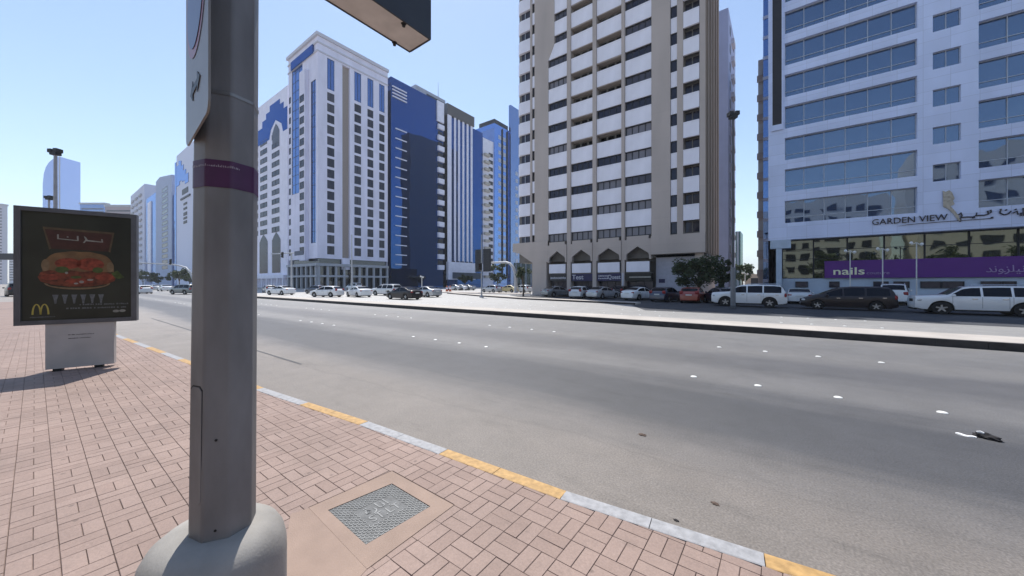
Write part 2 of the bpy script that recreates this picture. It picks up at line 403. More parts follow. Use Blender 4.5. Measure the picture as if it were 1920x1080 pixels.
def paver(x0, x1, y0, y1):
    cx, cy = (x0 + x1) / 2, (y0 + y1) / 2
    if all(inside(cov, x, y) or inside(patch, x, y) for x in (x0, x1) for y in (y0, y1)): return
    if x1 - x0 > .05 and any(inside(lid, x0 + (x1 - x0) * i / 6, y0 + (y1 - y0) * j / 6) for i in range(7) for j in range(7)):
        # a cut block: only the slivers that lie under the rim of the surround remain
        for i in range(8):
            for j in range(8):
                a0, a1 = x0 + (x1 - x0) * i / 8, x0 + (x1 - x0) * (i + 1) / 8; b0, b1 = y0 + (y1 - y0) * j / 8, y0 + (y1 - y0) * (j + 1) / 8
                if not any(inside(lid, x, y) for x in (a0, a1) for y in (b0, b1)):
                    n = len(PV); PV.extend([(a0, b0, .12), (a1, b0, .12), (a1, b1, .12), (a0, b1, .12)]); PF.append((n, n + 1, n + 2, n + 3)); PT.append(.5)
        return
    kv = kerb_v(cx)
    if y0 > kv - .004: return
    j = lambda: rng.uniform(-.0015, .0015)
    z = .12 + rng.uniform(-.0012, .0012)
    y1 = min(y1, kv + .003)
    n = len(PV)
    for (x, y) in ((x0 + G, y0 + G), (x1 - G, y0 + G), (x1 - G, y1 - G), (x0 + G, y1 - G)):
        PV.append((x + j(), y + j(), z))
    for (x, y) in ((x0 + .001, y0 + .001), (x1 - .001, y0 + .001), (x1 - .001, y1 - .001), (x0 + .001, y1 - .001)):
        PV.append((x, y, z - .005))
    t = rng.random()
    for f in ((0, 1, 2, 3), (4, 5, 1, 0), (5, 6, 2, 1), (6, 7, 3, 2), (7, 4, 0, 3)):
        PF.append(tuple(n + i for i in f)); PT.append(t)
for i in range(int(33 / SQ)):
    u0 = 7 - (i + 1) * SQ
    for jx in range(int(12.2 / SQ)):
        v0 = 4.4 - (jx + 1) * SQ
        if v0 > kerb_v(u0 + SQ / 2) + .1: continue
        Zd = -.6 * u0 + .8 * v0
        if Zd < -1.2 or abs(.8 * u0 + .6 * v0) > max(0, Zd) * 1.62 + 2.5: continue
        if (i + jx) % 2 == 0:
            paver(u0, u0 + SQ, v0, v0 + SQ / 2); paver(u0, u0 + SQ, v0 + SQ / 2, v0 + SQ)
        else:
            paver(u0, u0 + SQ / 2, v0, v0 + SQ); paver(u0 + SQ / 2, u0 + SQ, v0, v0 + SQ)
me = bpy.data.meshes.new('pavement'); me.from_pydata(PV, [], PF); me.materials.append(M_pav)
at_ = me.attributes.new('tone', 'FLOAT', 'FACE'); at_.data.foreach_set('value', PT)
struct(ob('pavement', me))
mb = MB()
for a, b in zip(us, us[1:]):
    if b <= -22: mb.face([(a, -14, .118), (b, -14, .118), (b, kerb_v(b), .118), (a, kerb_v(a), .118)], 0)
mb.face([(-22, -14, .118), (14, -14, .118), (14, -7.85, .118), (-22, -7.85, .118)])
struct(mb.build('pavement_far', M_pav))

# manhole cover in a concrete surround
M_slab = pm('pink_concrete', (.275, .20, .160), .85, var=.10, scale=4, bump=.15, bscale=90)
M_iron = pm('cover_steel', (.10, .103, .105), .55, metal=.25, var=.3, scale=12, bump=.2, bscale=120)
M_iron2 = pm('cover_steel_worn', (.19, .195, .195), .5, metal=.3, var=.2, scale=20)
mb = MB(); mb.prism(patch, .105, .1235, 'z', 0)
struct(mb.build('concrete_patch', M_slab))
lid = [gp(x, y, .12) for x, y in ((615, 957), (735, 907), (807, 950), (686, 1022))]
cu = sum(p[0] for p in lid) / 4; cv = sum(p[1] for p in lid) / 4
e1 = (Vector(lid[1]) - Vector(lid[0])); e2 = (Vector(lid[3]) - Vector(lid[0]))
ang = math.atan2(e1.y, e1.x); la, lb = e1.length / 2, e2.length / 2
t = thing('manhole_cover', 'square steel access cover with raised letters set in pink concrete', 'manhole cover', (cu, cv, .12), ang)
mb = MB()
iv = Matrix.Rotation(-ang, 2) if False else None
def loc2(p):
    d = Vector((p[0] - cu, p[1] - cv)); return (d.x * math.cos(-ang) - d.y * math.sin(-ang), d.x * math.sin(-ang) + d.y * math.cos(-ang))
o4 = [loc2(p) for p in cov]; i4 = [(-la - .004, lb + .004), (la + .004, lb + .004), (la + .004, -lb - .004), (-la - .004, -lb - .004)]
i4 = [loc2(p) for p in lid]
for k in range(4):
    j = (k + 1) % 4
    mb.face([(*o4[k], .005), (*o4[j], .005), (*i4[j], .003), (*i4[k], .003)])
    mb.face([(*o4[k], .005), (*o4[j], .005), (*o4[j], -.012), (*o4[k], -.012)])
    mb.face([(*i4[k], .003), (*i4[j], .003), (*i4[j], -.02), (*i4[k], -.02)])
mb.build('surround', M_slab, t)
mb = MB()
for k, j in ((0, 1), (1, 2)):
    a_, b_ = Vector(o4[k]), Vector(o4[j]); n_ = (b_ - a_).normalized(); n_ = Vector((-n_.y, n_.x)) * .009
    if n_.dot(a_) < 0: n_ = -n_
    mb.face([(*a_, .0065), (*b_, .0065), (*(b_ + n_), .0055), (*(a_ + n_), .0055)])
mb.build('open_joint', pm('joint_dark', (.035, .02, .016), .95, var=.3, scale=40), t)
mb = MB(); ins = lambda p, f: (p[0] * f, p[1] * f)
q = [ins(p, .985) for p in i4]
mb.prism(q, -.03, -.003, 'z', 0)
def bil(a, b):
    A = Vector(q[0]).lerp(Vector(q[1]), a); B = Vector(q[3]).lerp(Vector(q[2]), a); return A.lerp(B, b)
nb = 26
for i in range(nb):
    for j in range(nb):
        a, b = (i + .5) / nb, (j + .5) / nb
        if .22 < a < .80 and .28 < b < .74: continue
        p = bil(a, b); th = math.radians(45 if (i + j) % 2 else -45) ; c, s_ = math.cos(th), math.sin(th)
        L, w = .0105, .0032
        cr = [(p.x + c * x - s_ * y, p.y + s_ * x + c * y) for x, y in ((-L, -w), (L, -w), (L, w), (-L, w))]
        mb.face([(*x, .0005) for x in cr], 1)
        for k in range(4): mb.face([(*cr[k], .0005), (*cr[(k + 1) % 4], .0005), (*cr[(k + 1) % 4], -.003), (*cr[k], -.003)], 1)
lido = mb.build('lid', [M_iron, M_iron2], t)
p = bil(.24, .68); text('letters', 'ST.LT', .12, M_iron2, lido, (p.x + .02, p.y + .0, -.003), (0, 0, R(6)), .003, sx=.9)
p = bil(.30, .52); text('letters', '\uFE93\uFEAD\uFE8E\uFEE7\uFE87', .13, M_iron2, lido, (p.x + .0, p.y + .025, -.003), (0, 0, R(6)), .003)

# median with a black kerb face and a pale top; far separator island
mb = MB()
at, acc = polyline([(-59, 16.4), (70, 16.4)], 1)
mb.prism([(-59, 16.4 + .35), (-58.6, 16.4), (70, 16.4), (70, 16.42), (-58.6, 16.43), (-58.9, 16.8)], 0, .215, 'z', 0)
for k in range(130): mb.box(-58.6 + k * .99 + .005, -58.6 + (k + 1) * .99 - .005, 16.375, 16.52, 0, .22 + random.uniform(-.004, .004), 0)
mb.prism([(-58.9, 16.6), (-58.5, 16.54), (70, 16.54), (70, 18.4), (-58.5, 18.4), (-58.9, 18.2)], 0, .226, 'z', 1)
struct(mb.build('median', [M_kblack, pm('median_top', (.42, .385, .35), .8, var=.12, scale=.8, bump=.15, bscale=30)]))
isl = [gp(x, y) for x, y in ((838, 550.5), (900, 556.0), (980, 561.5), (1090, 566.8), (1190, 571.5))]
mb = MB()
for a, b in zip(isl, isl[1:]):
    for (o0, o1, z, mi) in ((0, .16, .16, 0), (.16, 1.7, .165, 1)):
        rg = [[(p[0], p[1] + o0, 0), (p[0], p[1] + o0, z), (p[0], p[1] + o1, z), (p[0], p[1] + o1, 0)] for p in (a, b)]
        mb.ring(rg, mi, False)
struct(mb.build('island', [M_kblack, MATS['median_top']]))
# pavement along the far building line
mb = MB(); mb.box(-112, -33.5, 46, 50, 0, .14); mb.box(-30, 60, 44.5, 49.0, 0, .14)
mb.box(-600, -112.5, 43, 49.5, 0, .14)
struct(mb.build('pavement_opposite', pm('opposite_pavers', (.40, .36, .33), .85, var=.12, scale=2, bump=.2)))
# service road below the blocks, their cast shade painted into its dark colour
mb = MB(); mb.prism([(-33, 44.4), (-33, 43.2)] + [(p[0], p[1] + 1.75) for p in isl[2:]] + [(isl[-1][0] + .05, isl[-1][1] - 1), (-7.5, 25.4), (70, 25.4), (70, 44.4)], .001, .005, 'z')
struct(mb.build('service_road_shade', pm('shaded_asphalt', (.045, .048, .056), .8, var=.2, scale=.6, bump=.3, bscale=80)))
# dark tar joint in the near lane
mb = MB()
for k in range(18):
    a = -27 + k; mb.face([(a, 3.73 + .01 * math.sin(k * 2.1), .004), (a + 1, 3.73 + .01 * math.sin(k * 2.1 + 2.1), .004), (a + 1, 3.79, .004), (a, 3.79, .004)])
struct(mb.build('tar_joint', pm('tar', (.06, .06, .062), .6, var=.3, scale=8)))

# white ceramic lane studs, four to a group
M_stud = pm('stud_ceramic', (.72, .72, .69), .35, var=.08, scale=20)
mb = MB(); mb.lathe([(.060, 0), (.058, .010), (.044, .018), (.016, .022)], 12)
sm_ = mb.mesh('lane_stud', M_stud)
for v, nm, lab in ((8.06, 'first', 'small round white stud in the line of studs nearest the brick pavement'), (12.2, 'second', 'small round white stud in the line of studs nearer the black kerbed median'),
            (21.5, 'third', 'small round white stud beyond the median, in the nearer line of the far carriageway'), (24.9, 'fourth', 'small round white stud beyond the median, in the farther line of the far carriageway')):
    for g in range(-6, 1 if v < 20 else 2):
        for k in range(4):
            u = 1.92 - 1.12 * k + 8.97 * g + (0 if v < 20 else 1.5)
            if u < -.6 / .8 * 0 - 62: continue
            o = ob('lane_stud', sm_, None, (u + random.uniform(-.03, .03), v + random.uniform(-.03, .03), 0))
            tag(o, lab, 'road stud', 'lane studs, %s row from the brick pavement' % nm)

# litter on the road
def crumple(name, mat, u, v, L, Wd, H, seed, z=0.0, rz=0):
    r = random.Random(seed); bm = bmesh.new(); bmesh.ops.create_icosphere(bm, subdivisions=3, radius=1)
    ph = [r.uniform(0, 6) for _ in range(6)]
    for w in bm.verts:
        c = w.co; f = 1 + .28 * math.sin(5 * c.x + ph[0]) * math.sin(4 * c.y + ph[1]) + .15 * math.sin(9 * c.x + 7 * c.z + ph[2]) + r.uniform(-.07, .07)
        w.co = Vector((c.x * f * L, c.y * f * Wd, max(-.0, c.z * f * H + H * .5)))
    me = bpy.data.meshes.new(name); bm.to_mesh(me); bm.free(); me.materials.append(mat)
    return ob(name, me, None, (u, v, z), rz)
M_rag = pm('black_rag', (.012, .011, .013), .8, var=.4, scale=20)
M_paper = pm('white_paper', (.75, .75, .75), .7, var=.06, scale=8)
u, v = gp(1851, 822); o = crumple('crumpled_rag', M_rag, u, v, .11, .06, .04, 4, rz=R(-22)); tag(o, 'crumpled black rag lying on the road next to a white scrap', 'litter')
mb = MB(); mb.ring([[(x, -.012 + dy, .0), (x, .012 + dy, 0), (x, .012 + dy, h), (x, -.012 + dy, h)] for x, dy, h in ((-.03, 0, .01), (.0, .004, .022), (.03, .0, .012))], 0)
mb.build('pale_scrap', M_paper, o, (-.05, -.02, .055))
u, v = gp(1811, 817); mb = MB()
rg = []
for k in range(9):
    x = -.085 + k * .021; w = .028 * math.sin(math.pi * (k + .6) / 9.4) + .004; y = -.012 * math.sin(k * .7); h = .006 + .006 * math.sin(k * 1.1)
    rg.append([(x, y - w, 0), (x, y + w, .001), (x, y + w * .9, h + .004), (x, y - w * .9, h + .003)])
mb.ring(rg, 0); o = mb.build('paper_scrap', M_paper, None, (u, v, 0), R(-28)); tag(o, 'long white paper scrap lying on the road beside a black rag', 'litter')
for x, y, r_, mt, lab in ((1268, 976, .014, M_rag, 'small black and white pebble on the road close to the kerb'), (1205, 816, .03, pm('brown_stone', (.10, .07, .055), .9), 'flat brown stain coloured stone in the dusty lane edge'),
                  (1341, 945, .022, MATS['brown_stone'], 'thin brown leaf scrap lying by the grey kerb stretch')):
    u, v = gp(x, y); o = crumple('pebble', mt, u, v, r_ * 1.4, r_, r_ * .35, int(x)); tag(o, lab, 'pebble')

# ------------------------------------------------------------------ foreground pole with its concrete foot
M_steel = pm('grey_pole_paint', (.165, .162, .164), .5, var=.24, scale=6, bump=.06, bscale=30, spec=.5, stretch=(1, 1, .35))
M_foot = pm('foot_concrete', (.285, .270, .25), .85, var=.16, scale=5, bump=.1, bscale=80)
M_dark = pm('dark_rubber', (.012, .012, .013), .6, var=.2)
PU, PVv = -2.265, .573
ZP = .12
t = thing('sign_pole', 'thick grey faceted steel pole standing in a rounded concrete foot', 'pole', (PU, PVv, ZP))
mb = MB(); mb.lathe([(.0, 0), (.300, 0), (.302, .36), (.299, .42), (.287, .475), (.262, .52), (.222, .552), (.17, .570), (.10, .577), (0, .577)], 56, cap=False)
mb.build('concrete_foot', M_foot, t, (-.02, -.02, 0))
LX, LY = .0095 * .8, .0095 * .6            # the pole leans a touch
def pring(z, r, n=8, ph=R(38)):
    return [(r * math.cos(ph + 2 * math.pi * k / n) + LX * z, r * math.sin(ph + 2 * math.pi * k / n) + LY * z, z) for k in range(n)]
def poct(z, r):        # octagon with softened arrises
    out = []
    for k in range(8):
        a = R(38) + 2 * math.pi * k / 8
        for d in (-.10, 0, .10):
            rr = r * (1 if d == 0 else math.cos(math.pi / 8) / math.cos(math.pi / 8 - abs(d)) )
            rr = rr * .992 if d == 0 else rr
            out.append((rr * math.cos(a + d) + LX * z, rr * math.sin(a + d) + LY * z, z))
    return out
mb = MB(); mb.ring([poct(.46, .136), poct(1.9, .131), poct(2.6, .1285), poct(3.9, .124), poct(5.6, .118)], 0, smooth=True)
mb.build('pole_shaft', M_steel, t)
M_purple = pm('purple_tape', (.060, .014, .062), .45, var=.12, scale=14)
mb = MB(); mb.ring([poct(2.255, .1325), poct(2.385, .1322)], 0, cap=False)
bnd = mb.build('purple_band', M_purple, t)
# the row of tiny letters on the tape: unreadable even close up, kept as small printed strokes
mb = MB(); r0 = random.Random(5)
for k in range(34):
    a = R(-96) + k * R(3.1)
    h = r0.choice((.006, .009, .011)); w = R(r0.uniform(.7, 1.5)); z0 = 2.351
    def P(a_, z_):
        off = (a_ - R(38)) % (math.pi / 4) - math.pi / 8; rr = .1325 * math.cos(math.pi / 8) / math.cos(off) + .0012
        return (rr * math.cos(a_) + LX * z_, rr * math.sin(a_) + LY * z_, z_)
    mb.face([P(a, z0), P(a + w, z0), P(a + w, z0 + h), P(a, z0 + h)])
mb.build('tape_print', pm('tape_print', (.45, .40, .45), .5), bnd)
mb = MB(); mb.ring([poct(2.70, .1315), poct(2.716, .1313)], 0, cap=False); mb.build('strap', pm('steel_strap', (.26, .25, .24), .4, metal=.6, var=.1), t)
# service door on the left face
fa = R(38) + 2 * math.pi * 5.5 / 8          # face looking towards -u, slightly towards the viewer
fn = Vector((math.cos(fa), math.sin(fa), 0)); ft = Vector((-fn.y, fn.x, 0))
ap = .1325 * math.cos(math.pi / 8)
def door(mb, hw, z0, z1, off, mi, ch=.018):
    c0 = fn * (ap + off)
    poly = [(-hw, z0 + ch), (-hw + ch, z0), (hw - ch, z0), (hw, z0 + ch), (hw, z1 - ch), (hw - ch, z1), (-hw + ch, z1), (-hw, z1 - ch)]
    f = [c0 + ft * a + Vector((LX * z, LY * z, z)) for a, z in poly]; b = [p - fn * .02 for p in f]
    mb.ring([f, b], mi, False)
mb = MB(); door(mb, .046, .74, 1.31, .0012, 0); dd = mb.build('service_door', M_dark, t)
mb = MB(); door(mb, .042, .747, 1.303, .0035, 0); mb.build('door_plate', M_steel, dd)
mb = MB(); mb.lathe([(.0, -.004), (.006, -.004), (.006, .006), (0, .006)], 8, c=(0, 0, 0), axis='y', cap=False)
bolt = mb.mesh('bolt', M_dark)
fb = R(38) + 2 * math.pi * 6.5 / 8
for z in (.62, 1.05):
    n_ = Vector((math.cos(fb), math.sin(fb), 0)) * (.134 * math.cos(math.pi / 8))
    ob('bolt', bolt, t, (n_.x + LX * z, n_.y + LY * z, z), fb + R(90))

# round parking sign on a white plate, clamped to the pole, seen nearly edge on
pr, pl_ = Vector((-1.80, .413)), Vector((-2.40, .462))
mid = (pr + pl_) / 2; dv = (pr - pl_).normalized(); hw = (pr - pl_).length / 2; ra = math.atan2(dv.y, dv.x)
M_plate = pm('sign_plate_grey', (.20, .19, .18), .4, var=.10, scale=4)
M_sblue = pm('sign_blue', (.025, .032, .14), .35, var=.1); M_sred = pm('sign_red', (.24, .03, .035), .35, var=.1)
zb = 2.60; zt = zb + .95
t2 = thing('parking_sign', 'grey sign plate with a blue disc, clamped high on the thick grey pole', 'sign', (mid.x, mid.y, zb), ra)
mb = MB(); c = .05; poly = []
for (cx_, cz_, a0) in ((hw - c, c, -90), (hw - c, zt - zb - c, 0), (-hw + c, zt - zb - c, 90), (-hw + c, c, 180)):
    for k in range(6): a = R(a0 + 18 * k); poly.append((cx_ + c * math.cos(a), cz_ + c * math.sin(a)))
mb.prism(poly, -.004, .004, 'y', 0); mb.build('plate', M_plate, t2)
def disc(mb, r, cz_, y, mi=0, n=40, r0_=0, sx=1): 
    P = [(r * sx * math.cos(2 * math.pi * k / n), y, cz_ + r * math.sin(2 * math.pi * k / n)) for k in range(n)]
    mb.face(P, mi)
mb = MB(); disc(mb, .255, .60, -.0065); mb.build('red_ring', M_sred, t2)
mb = MB(); disc(mb, .215, .60, -.009); mb.build('blue_disc', M_sblue, t2)
mb = MB()      # double arrow under the disc
mb.prism([(-.13, .2), (-.06, .245), (-.06, .215), (.06, .215), (.06, .245), (.13, .2), (.06, .155), (.06, .185), (-.06, .185), (-.06, .155)], -.008, -.0055, 'y', 0)
mb.build('arrow', pm('sign_dark_print', (.03, .03, .035), .5), t2)
mb = MB(); mb.box(-.05, .03, .004, .02, .1, .14); mb.box(-.05, .03, .004, .02, .7, .74); mb.build('clamp', M_steel, t2)

# blue box sign cantilevered from the pole over the kerb
t3 = thing('box_sign', 'deep blue box sign with a grey underside jutting from the pole overhead', 'sign', (PU, PVv + .12, 3.78))
M_navy = pm('sign_navy', (.028, .042, .27), .45, var=.15, scale=2, spec=.15)
M_under = pm('sign_underside', (.60, .57, .54), .6, var=.16, scale=5)
M_edge = pm('sign_edge', (.03, .035, .045), .5, var=.2)
L = 1.81 - (PVv + .12)
mb = MB(); mb.box(-.122, .122, .0, L, .012, .55); mb.build('casing', M_navy, t3)
mb = MB(); mb.box(-.118, .118, .004, L - .004, 0.0, .0115); mb.build('underside', M_under, t3)
mb = MB()
mb.box(-.13, -.118, -.002, L + .006, -.004, .56); mb.box(.118, .13, -.002, L + .006, -.004, .56); mb.box(-.117, .117, L - .003, L + .008, -.004, .56)
mb.build('edge_trim', M_edge, t3)
mb = MB(); mb.lathe([(0, -.022), (.012, -.02), (.013, -.004), (.02, 0)], 10); bm_ = mb.mesh('fixing_bolt', M_dark)
ob('fixing_bolt', bm_, t3, (.10, L - .22, 0)); ob('fixing_bolt', bm_, t3, (-.125, L - .14, -.004))
mb = MB(); mb.tube([(0, -.06, .25), (0, .02, .25)], .06, 12); mb.build('bracket', M_steel, t3)

# ------------------------------------------------------------------ poster panel on the pavement
bl, br = Vector((-11.96, -.22)), Vector((-11.50, 1.38))
mid = (bl + br) / 2; dv = (br - bl).normalized(); hw = (br - bl).length / 2; ra = math.atan2(dv.y, dv.x)
ZB, ZT = 1.08 - .12, 3.42 - .12
t4 = thing('poster_panel', 'free standing dark framed burger poster panel on a broad grey plinth', 'billboard', (mid.x, mid.y, .12), ra)
M_frame = pm('panel_frame', (.10, .10, .11), .4, metal=.3, var=.15, scale=5)
M_plinth = pm('plinth_grey', (.42, .39, .375), .5, var=.08, scale=3, metal=.15)
fw, th = .085, .11
mb = MB()
mb.box(-hw, -hw + fw, -th, th, ZB, ZT); mb.box(hw - fw, hw, -th, th, ZB, ZT)
mb.box(-hw + fw + .001, hw - fw - .001, -th, th, ZB, ZB + fw); mb.box(-hw + fw + .001, hw - fw - .001, -th, th, ZT - fw, ZT)
mb.build('frame', M_frame, t4)
pw = .47
mb = MB(); mb.box(-pw, pw, -.085, .085, .055, ZB - .002); pl = mb.build('plinth', M_plinth, t4, (.02, 0, 0))
M_ink = pm('dull_ink', (.10, .09, .09), .6)
def scribble(mb, x0, x1, z, h, y, seed):
    r = random.Random(seed); x = x0
    while x < x1:
        w = r.uniform(.4, 1.0) * h
        mb.face([(x, y, z), (x + w, y, z), (x + w, y, z + h * r.uniform(.55, 1)), (x, y, z + h * r.uniform(.55, 1))]); x += w + h * r.uniform(.12, .4)
        if r.random() < .18: x += h * .6
mb = MB(); scribble(mb, -.17, .17, .72, .022, -.088, 1); scribble(mb, -.17, .13, .645, .022, -.088, 2); mb.build('plinth_print', M_ink, pl)
mb = MB(); mb.box(-.36, -.24, -.07, .07, 0, .055); ft_ = mb.mesh('leg', M_dark); ob('leg', ft_, t4); ob('leg', ft_, t4, (.56, 0, 0))
# the printed poster: flat layers a few millimetres apart
M_post = pm('poster_olive', (.028, .028, .020), .28, var=.35, scale=1.5, spec=.3)
pw2, pz0, pz1 = hw - fw, ZB + fw, ZT - fw
mb = MB(); mb.box(-pw2, pw2, -.075, .075, pz0, pz1); po = mb.build('poster', M_post, t4)
PW, PH = pw2 * 2, pz1 - pz0
def pxy(a, b): return (-pw2 + a * PW, pz0 + (1 - b) * PH)      # poster fractions, origin top left
def sheet(name, polys, mat, layer):
    mb = MB(); y = -.075 - .0022 * layer
    for pg in polys:
        P = [pxy(a, b) for a, b in pg]
        n = len(mb.v); mb.v += [(x, y, z) for x, z in P]
        for tri in tessellate_polygon([[Vector((x, z, 0)) for x, z in P]]):
            mb.f.append(tuple(n + i for i in tri)); mb.m.append(0); mb.sm.append(False)
    return mb.build(name, mat, po)
M_bdark = pm('print_maroon', (.050, .016, .012), .3, var=.35, scale=7)
M_bgold = pm('print_dull_gold', (.085, .055, .028), .3, var=.25, scale=9)
M_bun = pm('print_bun', (.150, .080, .035), .3, var=.4, scale=5)
M_bun2 = pm('print_bun_pale', (.18, .115, .06), .3, var=.25, scale=12)
M_pat = pm('print_patty', (.135, .030, .014), .3, var=.65, scale=11)
M_tom = pm('print_tomato', (.20, .035, .018), .3, var=.5, scale=14)
M_let = pm('print_lettuce', (.055, .075, .018), .3, var=.4, scale=16)
M_pale = pm('print_pale', (.24, .23, .20), .3, var=.2, scale=18)
M_yel = pm('print_yellow', (.38, .30, .06), .3, var=.1)
# framed headline board
sheet('headline_board', [[(.19, .155), (.81, .17), (.775, .345), (.245, .335)]], M_bdark, 1)
sheet('headline_edge', [[(.175, .135), (.83, .155), (.81, .172), (.195, .157)], [(.175, .135), (.195, .157), (.25, .335), (.232, .345)], [(.83, .155), (.81, .172), (.772, .345), (.79, .355)]], M_bgold, 2)
# burger
def ell(cx_, cy_, rx, ry, a0, a1, n=24): return [(cx_ + rx * math.cos(R(a0 + (a1 - a0) * k / n)), cy_ - ry * math.sin(R(a0 + (a1 - a0) * k / n))) for k in range(n + 1)]
top = [(.165, .545)] + [(cx_, cy_) for cx_, cy_ in [(.50 + .325 * math.copysign(abs(math.cos(a)) ** .72, math.cos(a)), .545 - .19 * max(0, math.sin(a)) ** .72) for a in [math.pi * (1 - k / 30) for k in range(31)]]] + [(.825, .545)]
top = [(x, y + .003 * math.sin(x * 40)) for x, y in top]
sheet('bun_top', [top], M_bun, 3)
sheet('filling', [[(.135, .60), (.16, .555), (.24, .535), (.33, .55), (.42, .535), (.53, .55), (.63, .535), (.74, .55), (.82, .56), (.85, .595), (.83, .635), (.76, .665), (.6, .69), (.4, .69), (.25, .67), (.16, .64)]], M_pat, 4)
for pg_ in [ell(.60, .475, .13, .06, 0, 350), ell(.40, .47, .12, .05, 0, 350), ell(.74, .60, .10, .03, 0, 350), ell(.25, .60, .09, .028, 0, 350), ell(.50, .64, .13, .025, 0, 350)]: sheet('tomato', [pg_], M_tom, 5)
for pg_ in [ell(.345, .53, .06, .03, 0, 350), ell(.67, .53, .05, .028, 0, 350), [(.80, .56), (.86, .53), (.90, .57), (.93, .60), (.87, .615), (.83, .6)], ell(.47, .60, .05, .012, 0, 350)]: sheet('lettuce', [pg_], M_let, 6)
sheet('bun_base', [ell(.49, .655, .30, .062, 180, 360) + ell(.49, .665, .27, .035, 360, 180)], M_bun2, 5)
for pg_ in [ell(.52, .645, .022, .012, 0, 350), ell(.60, .625, .03, .009, 0, 350), ell(.385, .56, .014, .011, 0, 350), ell(.47, .66, .02, .008, 0, 350)]: sheet('highlight', [pg_], M_pale, 7)
for pg_ in [ell(.20, .49, .035, .055, 0, 350), ell(.79, .50, .035, .05, 0, 350)]: sheet('garnish', [pg_], M_bun2, 4)
for k in range(6):
    x = .285 + .083 * k
    sheet('cup_icon', [[(x - .028, .765), (x + .028, .765), (x + .014, .81), (x + .008, .85), (x - .008, .85), (x - .014, .81)]], pm('print_grey', (.11, .115, .12), .3, var=.3, scale=30), 1)
# golden double arch
def arch(cx_, w, hgt, zb_, th_):
    o_ = [(cx_ + w * math.cos(a), zb_ - hgt * math.sin(a)) for a in [math.pi * k / 16 for k in range(17)]]
    i_ = [(cx_ + (w - th_) * math.cos(a), zb_ - (hgt - th_ * .55) * math.sin(a)) for a in [math.pi * k / 16 for k in range(17)]]
    return o_ + i_[::-1]
sheet('double_arch', [arch(.125, .042, .098, .945, .017), arch(.192, .042, .098, .945, .017)], M_yel, 1)
mb = MB()
for (a0, a1, b, h, sd) in ((.07, .27, .972, .010, 3), (.50, .96, .868, .017, 4), (.38, .95, .902, .017, 6)):
    x0, z0 = pxy(a0, b); x1, _ = pxy(a1, b); scribble(mb, x0, x1, z0, h * PH * .9, -.0775, sd)
mb.build('small_print', MATS['print_grey'], po)
sheet('badge', [ell(.845, .935, .032, .013, 0, 350), ell(.91, .933, .032, .013, 0, 350)], M_pale, 1)
sheet('headline', [[(.30, .236), (.49, .246), (.49, .254), (.30, .244)], [(.30, .20), (.315, .20), (.315, .24), (.30, .238)], [(.475, .205), (.49, .205), (.492, .25), (.476, .248)],
                   [(.54, .205), (.56, .215), (.575, .24), (.72, .25), (.72, .258), (.56, .252), (.545, .27), (.53, .268), (.552, .24)], [(.70, .225), (.715, .226), (.72, .252), (.705, .25)], [(.385, .215), (.40, .216), (.40, .225), (.385, .224)]], M_pale, 2)

# ------------------------------------------------------------------ building kit
def fpt(side, W_, a, o, z): return (a, -o, z) if side == 'F' else (W_ + o, a, z)
def facade(mb, side, a0, a1, z0, z1, holes, rec=.3, W_=0., mi=0, off=0., mrev=None):
    """a wall with real openings and reveals"""
    xs = sorted({a0, a1, *[h[0] for h in holes], *[h[1] for h in holes]}); xs = [x for x in xs if a0 <= x <= a1]
    zs = sorted({z0, z1, *[h[2] for h in holes], *[h[3] for h in holes]}); zs = [z for z in zs if z0 <= z <= z1]
    for i in range(len(xs) - 1):
        run = None
        for j in range(len(zs)):
            full = False
            if j < len(zs) - 1:
                cx, cz = (xs[i] + xs[i + 1]) / 2, (zs[j] + zs[j + 1]) / 2
                full = not any(h[0] < cx < h[1] and h[2] < cz < h[3] for h in holes)
            if full and run is None: run = zs[j]
            if not full and run is not None:
                mb.face([fpt(side, W_, *p) for p in ((xs[i], off, run), (xs[i + 1], off, run), (xs[i + 1], off, zs[j]), (xs[i], off, zs[j]))], mi); run = None
    mr = mi if mrev is None else mrev
    for (x0, x1, b, t_) in holes:
        c = [(x0, b), (x1, b), (x1, t_), (x0, t_)]
        for k in range(4):
            (p, q), (r_, s_) = c[k], c[(k + 1) % 4]
            mb.face([fpt(side, W_, p, off, q), fpt(side, W_, r_, off, s_), fpt(side, W_, r_, off - rec, s_), fpt(side, W_, p, off - rec, q)], mr)
def shell(mb, W_, D, H, front=False, right=False, mi=0):
    """the remaining plain walls and the roof with a parapet"""
    if front: mb.face([(0, 0, 0), (W_, 0, 0), (W_, 0, H), (0, 0, H)], mi)
    if right: mb.face([(W_, 0, 0), (W_, D, 0), (W_, D, H), (W_, 0, H)], mi)
    mb.face([(0, 0, 0), (0, D, 0), (0, D, H), (0, 0, H)], mi); mb.face([(0, D, 0), (W_, D, 0), (W_, D, H), (0, D, H)], mi)
    mb.face([(0, 0, H), (W_, 0, H), (W_, D, H), (0, D, H)], mi)
WCACHE = {}
pane_rng = random.Random(21)
